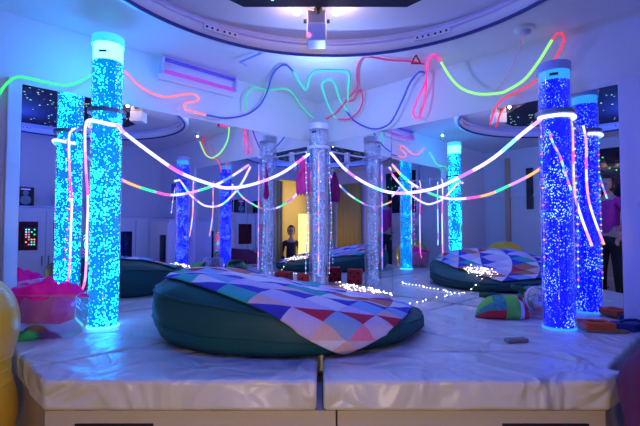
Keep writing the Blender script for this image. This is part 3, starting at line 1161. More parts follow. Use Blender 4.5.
for k in range(nb):
    q = sp[int(k * (len(sp) - 1) / (nb - 1))]
    bm = B()
    bmesh.ops.create_icosphere(bm, subdivisions=1, radius=rf.choice((0.003, 0.004, 0.005)), matrix=Matrix.Translation(q + Vector((0, 0, .003))))
    obj('bulb', bm, rf.choice((M['fairy'], M['fairy'], M['fairyw'])), fl)
# second loose line on the platform behind
fl2 = thing('fairy_lights', 'loose line of fairy lights trailing over the white corner cushion', 'fairy lights', (0.5, 3.3, TOP))
pts = [Vector((0.62 - 0.10 * k, 3.15 + 0.045 * k + 0.03 * math.sin(k * 2.1), TOP + .010)) for k in range(9)]
sp = smooth_path(pts, 0.02)
bm = B()
tube(bm, sp, 0.0016, 5, raw=True)
obj('wire', bm, 'lilac', fl2)
for k in range(22):
    q = sp[int(k * (len(sp) - 1) / 21)]
    bm = B()
    bmesh.ops.create_icosphere(bm, subdivisions=1, radius=0.005, matrix=Matrix.Translation(q + Vector((0, 0, .003))))
    obj('bulb', bm, M['fairyw'], fl2)

# ------------------------------------------------------------ red die
die = thing('foam_die', 'red foam die with dark spots beside the clear middle tube', 'die', (-0.135, 4.02, TOP), math.radians(8))
s = 0.155
bm = B()
box(bm, (-0.135, 4.02, TOP + s / 2 + .001), (s, s, s), math.radians(8), 0.012, 3)
obj('cube', bm, 'red', die, False)
bm = B()
rotm = Matrix.Translation((-0.135, 4.02, TOP + s / 2 + .001)) @ Matrix.Rotation(math.radians(8), 4, 'Z')
pips = {0: [(0, 0)], 1: [(-1, -1), (1, 1)], 2: [(-1, -1), (0, 0), (1, 1)], 3: [(-1, -1), (1, -1), (-1, 1), (1, 1)], 4: [(-1, -1), (1, -1), (-1, 1), (1, 1), (0, 0)], 5: [(-1, -1), (1, -1), (-1, 1), (1, 1), (-1, 0), (1, 0)]}
axes = [Vector((0, 0, 1)), Vector((0, -1, 0)), Vector((1, 0, 0)), Vector((-1, 0, 0)), Vector((0, 1, 0))]
for k, ax in enumerate(axes):
    q = ax.to_track_quat('Z', 'Y').to_matrix().to_4x4()
    for (i, j) in pips[[2, 3, 4, 5, 4][k]]:
        m4 = rotm @ q @ Matrix.Translation((i * s * .26, j * s * .26, s / 2 + .0005))
        bmesh.ops.create_cone(bm, cap_ends=True, segments=12, radius1=0.012, radius2=0.012, depth=0.002, matrix=m4)
obj('pips', bm, 'black', die)

# ------------------------------------------------------------ yellow peanut ball
pb_ = thing('peanut_ball', 'big yellow peanut shaped exercise ball standing at the left edge', 'exercise ball', (-1.548, 1.772, 0))
bm = B()
prof = []
H_, r1 = 0.865, 0.262
for k in range(0, 41):
    a = k / 40
    z = a * H_
    e = 1 - abs(2 * a - 1) ** 4.2
    prof.append((max(0.0008, r1 * math.sqrt(max(0, e)) * (1 - 0.14 * math.exp(-((a - .5) / .13) ** 2))), z + .001))
lathe(bm, (-1.548, 1.772, 0), prof, 64)
obj('body', bm, 'yellow', pb_, True)
for f_ in (0.44, 0.5, 0.56):
    bm = B()
    z = f_ * H_
    rr = r1 * math.sqrt(1 - abs(2 * f_ - 1) ** 4.2) * (1 - 0.14 * math.exp(-((f_ - .5) / .13) ** 2)) - 0.001
    lathe(bm, (-1.548, 1.772, z), [(rr, -.006), (rr + .004, -.003), (rr + .004, .003), (rr, .006)], 64)
    obj('rib', bm, 'yellow', pb_, True)

# ------------------------------------------------------------ tub with tulle, green cloth
tx, ty = -1.480, 2.325
tr_ = math.radians(6)
tub = thing('storage_tub', 'clear plastic storage tub heaped with pink netting', 'storage tub', (tx, ty, TOP), tr_)
bm = B()
for (z, sx, sy) in ((0.002, .17, .10), (0.20, .205, .125), (0.205, .218, .138), (0.213, .218, .138)):
    pass
def rrect(sx, sy, r, z, n=6):
    out = []
    for qx, qy, a0 in ((1, 1, 0), (-1, 1, 90), (-1, -1, 180), (1, -1, 270)):
        for k in range(n + 1):
            a = math.radians(a0 + 90 * k / n)
            out.append(Vector((tx, ty, TOP + z)) + Matrix.Rotation(tr_, 3, 'Z') @ Vector((qx * (sx - r) + r * math.cos(a), qy * (sy - r) + r * math.sin(a), 0)))
    return out
rgs = []
for (z, sx, sy) in ((0.003, .160, .085), (0.222, .185, .105), (0.225, .200, .116), (0.237, .200, .116)):
    rgs.append([bm.verts.new(v) for v in rrect(sx, sy, .035, z)])
bm.faces.new(list(reversed(rgs[0])))
for a, b in zip(rgs, rgs[1:]):
    for k in range(len(a)):
        bm.faces.new((a[k], a[(k + 1) % len(a)], b[(k + 1) % len(a)], b[k]))
obj('tub_body', bm, 'tub', tub, True)
def heap(name, c, rx, ry, h, mat, label, cat, seed, rough=0.06, rz=0.0, n=46, zlow=0.0, thin=False, petals=0.0):
    bm = B()
    G = []
    R_ = random.Random(seed)
    off = Vector((R_.uniform(-9, 9), R_.uniform(-9, 9), R_.uniform(-9, 9)))
    rings = 16
    topv = None
    for j in range(rings + 1):
        f = j / rings
        row = []
        for k in range(n):
            a = 2 * math.pi * k / n
            wob = 1 + petals * noise.noise(Vector((math.cos(a) * 2.2, math.sin(a) * 2.2, 3)) + off) * f
            x = rx * f * math.cos(a) * wob
            y = ry * f * math.sin(a) * wob
            z = h * (1 - f ** 2.4)
            nn = noise.noise(Vector((x * 11, y * 11, 0)) + off) + 0.5 * noise.noise(Vector((x * 24, y * 24, 4)) + off)
            z += rough * nn * (0.4 + .6 * (1 - f)) + zlow * f ** 4
            v = Matrix.Rotation(rz, 3, 'Z') @ Vector((x, y, 0))
            row.append(bm.verts.new(Vector(c) + Vector((v.x, v.y, max(z, zlow + 0.002 if not thin else -9)))))
        G.append(row)
    for a, b in zip(G, G[1:]):
        for k in range(n):
            bm.faces.new((a[k], b[k], b[(k + 1) % n], a[(k + 1) % n]))
    bmesh.ops.remove_doubles(bm, verts=bm.verts, dist=0.0004)
    o = obj(name, bm, mat, None, not thin)
    if thin:
        md = o.modifiers.new('s', 'SOLIDIFY')
        md.thickness = 0.0025
    return tag(o, label, cat)
heap('netting', (tx, ty - .01, TOP + .242), 0.205, 0.112, 0.05, 'tulle', 'crumpled bright pink netting spilling over the rim of the clear tub', 'netting', 3, 0.055, tr_, 90, -0.030, True, 0.25)
bm = B()
rgs = []
for z, kk in ((.075, .80), (.10, .93), (.15, .96), (.20, .97), (.218, .80)):
    f_ = (z - .003) / .219
    ring_ = rrect((.160 + .025 * f_ - .012) * kk, (.085 + .02 * f_ - .012) * kk, .035, z)
    rgs.append([bm.verts.new(v + Vector((0, 0, .022 * noise.noise(v * 14)))) for v in ring_])
bm.faces.new(list(reversed(rgs[0])))
for a, b in zip(rgs, rgs[1:]):
    for k in range(len(a)):
        bm.faces.new((a[k], a[(k + 1) % len(a)], b[(k + 1) % len(a)], b[k]))
bm.faces.new(rgs[-1])
tag(obj('netting', bm, 'tulle', None, True), 'folded pink netting packed inside the upper half of the clear tub', 'netting')
heap('play_scarf', (tx - .06, ty, TOP + .008), 0.08, 0.06, 0.045, 'redcloth', 'dark red scarf at the bottom of the clear tub', 'scarf', 12, 0.03, tr_, 40, 0.0)
gp = on_level(36, 333, TOP)
heap('cloth', (gp.x + .015, gp.y - .15, TOP + .001), 0.10, 0.045, 0.065, 'green', 'crumpled bright green cloth in front of the clear tub', 'cloth', 17, 0.04, 0.2, 50)
gp = on_level(62, 331, TOP)
heap('cloth', (gp.x, gp.y - .14, TOP + .001), 0.08, 0.03, 0.03, pmat('purple_cloth', (.25, .06, .45), .8), 'small purple cloth between the green cloth and the cyan tube', 'cloth', 19, 0.02, 0.1, 40)

# ------------------------------------------------------------ soft toy on the right
ox, oy = 1.175, 2.78
toy = thing('soft_toy', 'stuffed soft toy of green, red and patterned panels lying on the right cushion', 'soft toy', (ox, oy, TOP), math.radians(-6))
bm = B()
SG = 40
mats_t = ['pattern', 'redcloth', 'lime', 'white']
rows = []
NS = 26
for i in range(NS + 1):
    f = i / NS
    x = -0.165 + 0.33 * f
    w_ = 0.082 * (math.sin(math.pi * min(1, f * 2.6) * .5) ** 0.6 if f < .8 else 1) * (1 - 0.45 * max(0, (f - .75) / .25))
    if f > 0.97:
        w_ *= .7
    w_ = max(w_, 0.004)
    row = []
    for k in range(SG):
        a = 2 * math.pi * k / SG
        bump_ = 1 + .08 * noise.noise(Vector((x * 20, math.cos(a) * 2, math.sin(a) * 2)))
        yy = w_ * 0.95 * math.cos(a) * bump_
        zz = w_ * 1.0 * math.sin(a) * bump_
        zz = max(zz, -w_ * .75) + w_ * .75 + .003
        v = Matrix.Rotation(math.radians(-6), 3, 'Z') @ Vector((x, yy, 0))
        row.append(bm.verts.new((ox + v.x, oy + v.y, TOP + zz)))
    rows.append(row)
for i, (a, b) in enumerate(zip(rows, rows[1:])):
    f = i / NS
    for k in range(SG):
        fc = bm.faces.new((a[k], b[k], b[(k + 1) % SG], a[(k + 1) % SG]))
        ang = math.sin(2 * math.pi * (k + .5) / SG)
        fc.material_index = (1 if ang < 0.05 else (2 if f < .28 and ang > .6 else 0)) if f < .52 else (2 if f < .80 else (3 if f < .87 else 1))
bm.faces.new(rows[0][::-1])
bm.faces.new(rows[-1])
obj('body', bm, mats_t, toy, True)
for s_ in (-1, 1):
    bm = B()
    base = Vector((ox + .06 + s_ * .03, oy + .06, TOP + .09))
    tube(bm, [base, base + Vector((-.06, .03, .035)), base + Vector((-.13, .05, .045))], 0.018, 8)
    obj('ribbon', bm, 'darkgreen', toy, True)

# clear ball on a small pink board, behind
bx_, by_ = 1.432, 2.825
bm = B()
box(bm, (bx_ - .03, by_ - .03, TOP + .012), (0.20, 0.11, 0.022), math.radians(-45), 0.004)
tag(obj('picture_board', bm, pmat('dusky_pink_board', (.55, .28, .30), .5)), 'small dusky pink board lying behind the deep blue tube', 'board')
cb = thing('clear_ball', 'clear hollow plastic ball with orange beads inside, partly behind the deep blue tube', 'toy ball', (bx_, by_, TOP + .03))
bm = B()
ball(bm, (bx_, by_, TOP + .024 + .086), 0.085, 40)
obj('shell', bm, 'bowl', cb, True)
bm = B()
lathe(bm, (0, 0, 0), [(0.084, -.006), (0.090, -.004), (0.090, .004), (0.084, .006)], 40)
bm.transform(Matrix.Translation((bx_, by_, TOP + .110)) @ Matrix.Rotation(math.radians(80), 4, 'X') @ Matrix.Rotation(math.radians(15), 4, 'Y'))
obj('seam_ring', bm, 'lilac', cb, True)
rb = random.Random(4)
for k in range(12):
    a = rb.uniform(0, 6.28)
    d = rb.uniform(0, .05)
    bm = B()
    ball(bm, (bx_ + d * math.cos(a), by_ + d * math.sin(a), TOP + .052 + rb.uniform(0, .02)), 0.014, 10)
    obj('bead', bm, 'orange', cb, True)

# orange foam block with a hole, navy handle, wooden board
kx, ky = 1.59, 2.44
kr = math.radians(-8)
def hollow_block(bm, c, sx, sy, h, hx, hy, rz, n=10):
    Rm = Matrix.Rotation(rz, 3, 'Z')
    def ringpts(sx, sy, r, z):
        out = []
        for qx, qy, a0 in ((1, 1, 0), (-1, 1, 90), (-1, -1, 180), (1, -1, 270)):
            for k in range(n + 1):
                a = math.radians(a0 + 90 * k / n)
                v = Rm @ Vector((qx * (sx - r) + r * math.cos(a), qy * (sy - r) + r * math.sin(a), 0))
                out.append(Vector(c) + Vector((v.x, v.y, z)))
        return out
    L = [ringpts(sx, sy, .012, 0), ringpts(sx, sy, .012, h - .004), ringpts(sx - .004, sy - .004, .010, h), ringpts(hx + .003, hy + .003, hy, h), ringpts(hx, hy, hy * .98, h - .004), ringpts(hx, hy, hy * .98, 0)]
    V = [[bm.verts.new(p) for p in l] for l in L]
    V.append(V[0])
    for a, b in zip(V, V[1:]):
        m = len(a)
        for k in range(m):
            bm.faces.new((a[k], a[(k + 1) % m], b[(k + 1) % m], b[k]))
bm = B()
box(bm, (kx + .01, ky - .015, TOP + .009), (0.22, 0.11, 0.014), kr, 0.003)
tag(obj('wooden_board', bm, 'wood'), 'thin wooden board lying under the orange foam block', 'board')
ob = thing('foam_block', 'orange foam block with an oval hole at the right end of the platform', 'foam block', (kx, ky, TOP + .018), kr)
bm = B()
hollow_block(bm, (kx - .02, ky, TOP + .018), 0.078, 0.062, 0.036, 0.046, 0.034, kr)
bmesh.ops.recalc_face_normals(bm, faces=bm.faces)
obj('block', bm, 'orange', ob)
nv = thing('toy_saw', 'navy blue plastic toy with notched edge beside the orange foam block', 'toy', (kx + .17, ky - .02, TOP), kr)
bm = B()
prf = [(-.085, .05), (.06, .05), (.10, .03), (.115, -.03), (.09, -.045), (.075, -.03), (.05, -.05), (.03, -.032), (.0, -.05), (-.085, -.045)]
Rm = Matrix.Rotation(kr, 3, 'Z')
P = [(Rm @ Vector((x, y, 0))) for x, y in prf]
prism(bm, [(kx + .175 + v.x, ky - .0 + v.y) for v in P], TOP + .002, TOP + .044, .004, 2)
obj('blade', bm, 'navy', nv)
bm = B()
hp = Vector((kx + .19, ky, TOP + .046))
tube(bm, [hp + Vector((-.07, 0, 0)), hp + Vector((-.05, 0, .012)), hp + Vector((.02, 0, .014)), hp + Vector((.05, -.01, 0))], 0.008, 8)
obj('handle', bm, 'navy', nv, True)

# plum cushion slumped at the right front corner
def blob(c, rx, ry, rz_, pw, rough, seed, seg=64):
    bm = B()
    rows = []
    NR = 30
    for j in range(NR + 1):
        p_ = -math.pi / 2 + math.pi * j / NR
        row = []
        for k in range(seg):
            a = 2 * math.pi * k / seg
            cx = abs(math.cos(p_)) ** pw
            x, y = cx * math.cos(a), cx * math.sin(a)
            z = math.copysign(abs(math.sin(p_)) ** pw, math.sin(p_))
            nn = 1 + rough * noise.noise(Vector((x * 2 + seed, y * 2, z * 2)))
            row.append(bm.verts.new((c[0] + x * rx * nn, c[1] + y * ry * nn, c[2] + z * rz_ * nn)))
        rows.append(row)
    for a, b in zip(rows, rows[1:]):
        for k in range(seg):
            bm.faces.new((a[k], a[(k + 1) % seg], b[(k + 1) % seg], b[k]))
    bmesh.ops.remove_doubles(bm, verts=bm.verts, dist=1e-4)
    return bm
o = obj('floor_cushion', blob((1.42, 1.43, 0.345), 0.385, 0.27, 0.345, 0.65, 0.10, 3), 'magenta', None, True)
tag(o, 'plum coloured floor cushion slumped at the right end of the platform', 'cushion')

# ------------------------------------------------------------ far side of the room, seen in the mirrors
def cabinet(name, a, b, wdt, dep, hgt, rz, label, cat, front, doors):
    """front: unit vector of the face that looks into the room"""
    base = W(a, b, 0)
    f = Vector(front)
    side = Vector((-f.y, f.x, 0))
    t = thing(name, label, cat, base, rz)
    c = base + f * dep / 2
    bm = B()
    box(bm, (c.x, c.y, hgt / 2), (wdt, dep, hgt), rz, 0.005)
    obj('carcass', bm, 'white', t)
    bm = B()
    box(bm, (c.x, c.y, hgt + .0125), (wdt + .03, dep + .02, 0.025), rz, 0.004)
    obj('cabinet_top', bm, 'lilac', t)
    nd = len(doors)
    dw = wdt / nd
    for i, (pane, z0, z1) in enumerate(doors):
        dc = base + f * (dep + .010) + side * ((i + .5) * dw - wdt / 2)
        bm = B()
        box(bm, (dc.x, dc.y, hgt / 2), (dw - .012, 0.018, hgt - .06), rz, 0.003)
        d = obj('door', bm, 'white', t)
        if pane:
            bm = B()
            pc = dc + f * .010
            box(bm, (pc.x, pc.y, (z0 + z1) / 2), (dw * .62, 0.006, z1 - z0), rz)
            obj('window_pane', bm, pane, d)
        bm = B()
        hc = dc + f * .02 + side * (dw * .42 * (1 if i % 2 == 0 else -1))
        cyl(bm, (hc.x, hc.y, hgt * .42), (hc.x, hc.y, hgt * .52), 0.008, seg=8)
        obj('handle', bm, 'grey', d)
    return t

fb = N_L      # for the wall b = B_END the room side is towards b = 0
cabinet('cupboard', 1.70, B_END - .004, 0.92, 0.32, 1.31, ROT, 'white cupboard with two dark red glass doors, reflected in the mirrors', 'cupboard', fb, [('redglass', 0.76, 1.13), ('redglass', 0.76, 1.13)])
cabinet('cupboard', 0.43, B_END - .004, 0.78, 0.40, 1.20, ROT, 'white cupboard with dark glass doors in the far right corner, seen in the left mirror', 'cupboard', fb, [('darkglass', 0.55, 1.0), (None, 0, 0), ('darkglass', 0.55, 1.0)])
# cupboard along the right wall beyond the mirror
cabinet('cupboard', 0.004, 3.04, 0.62, 0.34, 1.15, -ROT, 'white cupboard standing against the right wall beyond the mirror', 'cupboard', -N_R, [('darkglass', 0.55, 0.95), (None, 0, 0)])
# speakers on the first cupboard
for k, a_ in enumerate((1.42, 1.92)):
    c = W(a_, B_END - .18, 1.336)
    t = thing('loudspeaker', ('black loudspeaker on the cupboard, the one nearer the corner' if k == 0 else 'black loudspeaker on the cupboard, the one nearer the doorway'), 'loudspeaker', c, ROT)
    bm = B()
    box(bm, (c.x, c.y, c.z + .125), (0.19, 0.20, 0.24), ROT, 0.01)
    obj('case', bm, 'black', t)
    for dz, rr in ((.075, .06), (.17, .032)):
        bm = B()
        cc = c + fb * .104 + Vector((0, 0, dz))
        cyl(bm, cc, cc + fb * .006, rr, seg=24)
        obj('driver', bm, 'grey', t)
    bm = B()
    cc = c + fb * .105 + Vector((0, 0, .215))
    box(bm, cc, (0.10, 0.004, 0.012), ROT)
    obj('display', bm, emat('violet_display' + str(k), (.25, .15, 1), 1.2), t)
# spiral light plaque on the far right wall
c = W(0.98, B_END - .44, 0.0)
c = W(1.03, B_END - .02, 0.80)
sp_t = thing('spiral_plaque', 'round black plaque with a glowing coloured spiral, reflected between the two cyan columns', 'wall light', (c.x, c.y, c.z), ROT)
bm = B()
cyl(bm, c - fb * .01, c + fb * .012, 0.195, seg=48)
obj('disc', bm, 'black', sp_t)
side = Vector((-fb.y, fb.x, 0))
pts = []
for k in range(150):
    a = k * .22
    r_ = 0.02 + 0.165 * k / 150
    pts.append(c + fb * .018 + side * (r_ * math.cos(a)) + Vector((0, 0, r_ * math.sin(a))))
bm = B()
tube(bm, pts, 0.006, 6, pick(['pink', 'warm', 'green', 'violet', 'cyan'], 6), raw=True)
obj('spiral_light', bm, LM, sp_t)
# coloured glimmer panel beside the cupboard
c = W(1.88, B_END - .375, 0.93)
gl_t = thing('light_display', 'small black panel of coloured lights fixed to the cupboard with red glass doors', 'light panel', c, ROT)
bm = B()
box(bm, c, (0.14, 0.03, 0.26), ROT, 0.005)
obj('frame', bm, 'black', gl_t)
rg_ = random.Random(8)
for i in range(4):
    for j in range(7):
        if rg_.random() < .6:
            bm = B()
            cc = c + fb * .022 + side * (-.045 + .03 * i) + Vector((0, 0, -.095 + .032 * j))
            box(bm, cc, (.016, .004, .016), ROT)
            obj('light', bm, LED[rg_.choice(['pink', 'warm', 'violet', 'green', 'cyan'])], gl_t)
# picture on right wall beyond mirror
c = W(0.012, 3.25, 1.62)
bm = B()
box(bm, c, (0.22, 0.015, 0.26), -ROT + 0, 0.003)
tag(obj('wall_poster', bm, pmat('blue_poster', (.06, .12, .55), .5)), 'small plain blue poster on the right wall above the cupboard', 'poster')

# far left wall (a = A_END) seen in the right mirror: dark window, orange post, chest
fa = N_R
c = W(A_END - .02, 1.82, 1.77)
bm = B()
box(bm, c, (0.95, 0.03, 0.86), -ROT)
tag(obj('window_1', bm, 'darkglass'), kind='structure')
bm = B()
for dz in (-.44, .44):
    box(bm, c + Vector((0, 0, dz)) + fa * .01, (1.0, 0.04, 0.05), -ROT)
sd = Vector((-fa.y, fa.x, 0))
for ds in (-.49, .49):
    box(bm, c + sd * ds + fa * .01, (0.05, 0.04, 0.9), -ROT)
struct('trim_5', bm, 'trim')
c = W(A_END - .02, 0.74, 1.68)
bm = B()
box(bm, c, (0.10, 0.03, 0.66), -ROT)
tag(obj('window_2', bm, 'darkglass'), kind='structure')
c = W(A_END - .03, 0.40, 1.1)
bm = B()
box(bm, c, (0.07, 0.05, 2.2), -ROT)
struct('trim_6', bm, pmat('tan_post', (.62, .34, .22), .6))
chest = thing('toy_chest', 'pale chest of drawers under the dark window, reflected in the right mirror', 'chest', W(A_END - .18, 1.75, 0), -ROT)
c = W(A_END - .18, 1.75, 0.55)
bm = B()
box(bm, c, (0.95, 0.30, 1.1), -ROT, .01)
obj('case', bm, 'white', chest)
for k in range(3):
    bm = B()
    box(bm, c + fa * .157 + Vector((0, 0, -.36 + .36 * k)), (0.88, 0.015, 0.32), -ROT, .004)
    d = obj('drawer', bm, 'lilac', chest)
    bm = B()
    box(bm, c + fa * .173 + Vector((0, 0, -.30 + .36 * k)), (0.16, 0.02, 0.02), -ROT, .004)
    obj('handle', bm, 'grey', d)
# glowing bulbs on a wire, put in for green laser specks cast on the window
t = thing('light_string', 'green glowing dots standing in for laser specks on the dark far window', 'light string', W(A_END - .06, 1.8, 1.9))
pts = [W(A_END - .055, 1.42 + .08 * k, 1.98 - .12 * math.sin(k * 1.3) - .03 * (k % 3)) for k in range(11)]
bm = B()
tube(bm, pts, .002, 5)
obj('wire', bm, 'black', t)
for q in pts:
    bm = B()
    ball(bm, q, .010, 8)
    obj('bulb', bm, LED['green'], t, True)

# the gold lit corner: curtain strips carry the warm light in their colour
def curtain(a0, a1, bpos, label, mat):
    bm = B()
    n = 40
    lo, hi = [], []
    for k in range(n + 1):
        f = k / n
        q = W(a0 + (a1 - a0) * f, bpos + .02 * math.sin(f * 30), 0)
        lo.append(bm.verts.new((q.x, q.y, .04)))
        hi.append(bm.verts.new((q.x, q.y, 2.05)))
    for k in range(n):
        bm.faces.new((lo[k], lo[k + 1], hi[k + 1], hi[k]))
    o = obj('curtain', bm, mat, None, True)
    md = o.modifiers.new('s', 'SOLIDIFY')
    md.thickness = .006
    return tag(o, label, 'curtain')
mustard = pmat('painted_gold_light', (.62, .45, .13), .85)  # gold light on the walls put into the cloth colour
curtain(2.36, 2.76, B_END - .05, 'curtain painted mustard for gold light, hanging on the cupboard side of the doorway', mustard)
curtain(3.58, 3.95, B_END - .05, 'curtain painted mustard for gold light, hanging between the doorway and the room corner', mustard)

# ------------------------------------------------------------ people, seen only in the mirrors
def skin_obj(name, chains, mat, parent, sub=2):
    """chains: list of lists of (x, y, z, r); chains join where their first point repeats an earlier one"""
    verts, edges, rad = [], [], []
    idx = {}
    for ch in chains:
        prev = None
        for (x, y, z, r) in ch:
            key = (round(x, 4), round(y, 4), round(z, 4))
            if key not in idx:
                idx[key] = len(verts)
                verts.append((x, y, z))
                rad.append(r)
            i = idx[key]
            if prev is not None:
                edges.append((prev, i))
            prev = i
    me = bpy.data.meshes.new(name)
    me.from_pydata(verts, edges, [])
    me.materials.append(M[mat])
    o = bpy.data.objects.new(name, me)
    C.objects.link(o)
    o.parent = parent
    md = o.modifiers.new('skin', 'SKIN')
    if not me.skin_vertices:
        me.skin_vertices.new()
    for i, r in enumerate(rad):
        sv = me.skin_vertices[0].data[i]
        sv.radius = (r, r) if not isinstance(r, tuple) else r
        sv.use_root = (i == 0)
    md.use_smooth_shade = True
    ms = o.modifiers.new('sub', 'SUBSURF')
    ms.levels = ms.render_levels = sub
    return o

def head(parent, c, r=0.095, fwd=(0, 1, 0)):
    f = Vector(fwd).normalized()
    ang = math.atan2(f.y, f.x) - math.pi / 2
    R3 = Matrix.Rotation(ang, 4, 'Z')
    T = Matrix.Translation(Vector(c)) @ R3
    bm = B()
    bmesh.ops.create_uvsphere(bm, u_segments=24, v_segments=16, radius=r, matrix=Matrix.Diagonal((.82, 1.0, 1.25, 1)))
    for v in bm.verts:                      # shape chin, nose and brow
        if v.co.z < -.03:
            v.co.x *= 0.80
            v.co.y = v.co.y * .86 + .008
    bmesh.ops.create_uvsphere(bm, u_segments=8, v_segments=6, radius=.016, matrix=Matrix.Translation((0, r * 1.0, -.012)) @ Matrix.Diagonal((.8, 1.1, 1.6, 1)))
    for s_ in (-1, 1):
        bmesh.ops.create_uvsphere(bm, u_segments=8, v_segments=6, radius=.022, matrix=Matrix.Translation((s_ * r * .83, -.005, -.01)) @ Matrix.Diagonal((.35, .8, 1.3, 1)))
    bm.transform(T)
    h = obj('head', bm, 'skin', parent, True)
    bm = B()
    for s_ in (-1, 1):
        bmesh.ops.create_uvsphere(bm, u_segments=8, v_segments=6, radius=.010, matrix=Matrix.Translation((s_ * .03, r * .93, .008)))
    bm.transform(T)
    obj('eyes', bm, 'black', h, True)
    bm = B()
    bmesh.ops.create_uvsphere(bm, u_segments=8, v_segments=6, radius=.02, matrix=Matrix.Translation((0, r * .86, -.055)) @ Matrix.Diagonal((1.1, .4, .28, 1)))
    bm.transform(T)
    obj('mouth', bm, 'redcloth', h, True)
    bm = B()
    bmesh.ops.create_uvsphere(bm, u_segments=24, v_segments=16, radius=r * 1.09, matrix=Matrix.Translation((0, -.016, .018)) @ Matrix.Diagonal((.88, .98, 1.2, 1)))
    geom = [v for v in bm.verts if v.co.y > .045 and v.co.z < .075]
    bmesh.ops.delete(bm, geom=geom, context='VERTS')
    bm.transform(T)
    obj('hair', bm, 'hair', h, True)

def hand_chains(w_, d, up):
    """five fingers from a wrist point; d = direction of the hand, up = thumb side"""
    w_ = Vector(w_); d = Vector(d).normalized(); up = Vector(up).normalized()
    side = up
    palm = w_ + d * .07
    nrm = d.cross(side).normalized()
    out = [[(*w_, .026), (*palm, .026)]]
    for k, (o_, l_) in enumerate(((.030, .066), (.010, .074), (-.010, .070), (-.028, .054))):
        b_ = palm + side * o_ + d * .012
        m_ = b_ + d * l_ * .5 + nrm * .008
        e_ = b_ + d * l_ * .85 + nrm * .024
        out.append([(*palm, .026), (*b_, .009), (*m_, .008), (*e_, .007)])
    tb = w_ + d * .03 + side * .03
    te = tb + d * .035 + side * .028
    out.append([(*w_, .026), (*tb, .011), (*te, .009)])
    return out

def standing_person(x, y, rz, label, shirt, trousers, H=1.70):
    t = thing('person', label, 'person', (x, y, 0), rz)
    k = H / 1.70
    body = [[(0, 0, .95 * k, .10), (0, 0, 1.10 * k, .105), (0, .01, 1.28 * k, .115), (0, 0, 1.41 * k, .075), (0, .01, 1.48 * k, .05), (0, .02, 1.56 * k, .048)]]
    cloth_t = [[(0, 0, .93 * k, .125), (0, 0, 1.10 * k, .12), (0, .01, 1.28 * k, .13), (0, 0, 1.40 * k, .085)]]
    cloth_b = [[(0, 0, .98 * k, .118), (0, 0, .90 * k, .115)]]
    for s_ in (-1, 1):
        sh = (s_ * .17, 0, 1.38 * k)
        el = (s_ * .24, -.01, 1.12 * k)
        wr = (s_ * .20, .13, .95 * k)
        body.append([(0, 0, 1.41 * k, .075), (*sh, .055), (*el, .042), (*wr, .028)])
        for ch in hand_chains(wr, (-s_ * .15, .5, -.8), (0, .8, .5)):
            body.append(ch)
        cloth_t.append([(0, 0, 1.40 * k, .085), (sh[0], 0, 1.375 * k, .066), (el[0], el[1], el[2], .054), (wr[0], wr[1] - .02, wr[2] + .03, .040)])
        hip = (s_ * .09, 0, .90 * k)
        kn = (s_ * .11, .02, .49 * k)
        an = (s_ * .12, 0, .09 * k)
        body.append([(0, 0, .95 * k, .10), (*hip, .08), (*kn, .052), (*an, .036), (an[0], .10, .035, .030), (an[0], .16, .028, .024)])
        cloth_b.append([(0, 0, .90 * k, .115), (hip[0], 0, .84 * k, .098), (*kn, .070), (an[0], an[1], an[2] + .01, .056)])
    skin_obj('body', body, 'skin', t)
    skin_obj('shirt', cloth_t, shirt, t)
    skin_obj('trousers', cloth_b, trousers, t)
    c = Vector((0, .03, 1.61 * k))
    Rm = Matrix.Rotation(rz, 3, 'Z')
    head(t, Vector((x, y, 0)) + Rm @ c, .092, Rm @ Vector((0, 1, 0)))
    for s_ in (-1, 1):
        bm = B()
        cc = Vector((x, y, 0)) + Rm @ Vector((s_ * .12, .055, .04))
        box(bm, cc, (.095, .25, .075), rz, .025, 3)
        obj('shoe', bm, 'black', t, True)
    return t

standing_person(-1.16, 0.56, math.radians(-25), 'standing adult in a magenta top and black trousers, seen in the right mirror', 'shirt', 'trousers')

def seated_person(x, y, rz, label, shirt, trousers):
    """sitting back on the heels, both hands on the thighs"""
    t = thing('person', label, 'person', (x, y, 0), rz)
    body = [[(0, 0, .30, .11), (0, .01, .46, .10), (0, .03, .64, .11), (0, .02, .76, .075), (0, .03, .83, .048), (0, .04, .90, .046)]]
    ct = [[(0, 0, .29, .122), (0, .01, .46, .115), (0, .03, .64, .124), (0, .02, .75, .085)]]
    cb = [[(0, 0, .33, .118), (0, .01, .26, .118)]]
    for s_ in (-1, 1):
        sh, el, wr = (s_ * .165, .02, .73), (s_ * .22, .02, .49), (s_ * .13, .24, .36)
        body.append([(0, .02, .76, .075), (*sh, .053), (*el, .04), (*wr, .027)])
        for ch in hand_chains(wr, (-s_ * .1, .95, -.15), (-s_ * .8, .1, .1)):
            body.append(ch)
        ct.append([(0, .02, .75, .085), (sh[0], .02, .725, .064), (*el, .052), (wr[0], wr[1] - .03, wr[2] + .015, .038)])
        hip, kn, an = (s_ * .09, .03, .26), (s_ * .16, .42, .11), (s_ * .12, .0, .07)
        body.append([(0, 0, .30, .11), (*hip, .085), (*kn, .055), (*an, .036), (s_ * .11, -.14, .05, .026)])
        cb.append([(0, .01, .26, .118), (hip[0], .05, .25, .098), (*kn, .072), (an[0], .03, .07, .055)])
    skin_obj('body', body, 'skin', t)
    skin_obj('shirt', ct, shirt, t)
    skin_obj('trousers', cb, trousers, t)
    Rm = Matrix.Rotation(rz, 3, 'Z')
    head(t, Vector((x, y, 0)) + Rm @ Vector((0, .05, .99)), .09, Rm @ Vector((0, 1, 0)))
    return t

M['darkshirt'] = pmat('dark_shirt', (.03, .03, .06), .8)
seated_person(0.51, -0.34, math.radians(5), 'person in dark clothes kneeling on the floor in front of the warm doorway', 'darkshirt', 'trousers')

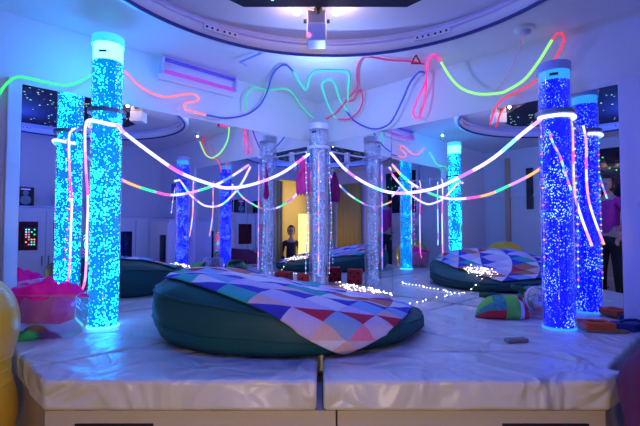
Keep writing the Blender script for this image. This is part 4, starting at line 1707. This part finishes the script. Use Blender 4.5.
fs = thing('added_floor_spotlight', 'added black floor spotlight that warms the front of the platform', 'spotlight', (-0.10, -0.47, 0))  # housing made up for the added warm light
bm = B()
cyl(bm, (-0.10, -0.47, 0.001), (-0.10, -0.47, 0.02), 0.07, seg=24)
obj('base', bm, 'black', fs)
bm = B()
cyl(bm, (-0.10, -0.47, 0.02), (-0.10, -0.49, 0.19), 0.009, seg=10)
obj('stem', bm, 'black', fs)
bm = B()
lathe(bm, (0, 0, 0), [(0.001, -.11), (0.035, -.11), (0.042, -.02), (0.046, -.02), (0.039, -.114), (0.001, -.114)], 24)
bm.transform(Matrix.Translation((-0.10, -0.44, 0.20)) @ Matrix.Rotation(0, 4, 'Z') @ Matrix.Rotation(math.radians(-90 - 26), 4, 'X'))
obj('shade', bm, 'black', fs)

lc = W(3.17, 3.50, 0)
pl = thing('paper_column_lamp', 'tall glowing yellow paper column lamp standing on the floor in the doorway', 'lamp', lc)
bm = B()
cyl(bm, (lc.x, lc.y, 0.001), (lc.x, lc.y, 0.04), 0.15, seg=32)
obj('base', bm, 'black', pl)
bm = B()
lathe(bm, (lc.x, lc.y, 0), [(0.001, .041), (0.12, .041)] + [(0.12 + .006 * (k % 2), .05 + .043 * k) for k in range(30)] + [(0.12, 1.36), (0.001, 1.36)], 40)
obj('lamp_shade', bm, emat('glowing_yellow_paper', (1.0, 0.66, 0.20), 1.7), pl, True)

bm = B()
n = 40
lo, hi = [], []
for k in range(n + 1):
    f = k / n
    q = W(A_END - .06 + .02 * math.sin(f * 34), 2.95 + .72 * f, 0)
    lo.append(bm.verts.new((q.x, q.y, .13)))
    hi.append(bm.verts.new((q.x, q.y, 2.05)))
for k in range(n):
    bm.faces.new((lo[k], lo[k + 1], hi[k + 1], hi[k]))
o = obj('curtain', bm, mustard, None, True)
md = o.modifiers.new('s', 'SOLIDIFY')
md.thickness = .006
tag(o, 'wide curtain painted mustard for gold light on the far left wall, next to the room corner', 'curtain')

for o in list(C.objects):
    if o.parent is None and 'label' in o and 'group' not in o:
        g = {'neon_rope': 'neon ropes pinned to the walls and ceiling', 'rope_light': 'rope lights strung on the bubble tubes',
             'seat_cushion': 'white cushions of the padded platform', 'wall_mirror': 'mirror sheets in the corner',
             'bubble_tube': 'bubble tubes on the platform', 'cupboard': 'cupboards at the far side of the room',
             'light_string': 'hanging strings of bulbs', 'loudspeaker': 'loudspeakers on the cupboard', 'curtain': 'curtains painted mustard for gold light',
             'platform_base': 'platform bases', 'fairy_lights': 'fairy lights', 'netting': 'pink netting in the tub',
             'person': 'people behind the camera'}.get(o.name.split('.')[0])
        if g:
            o['group'] = g
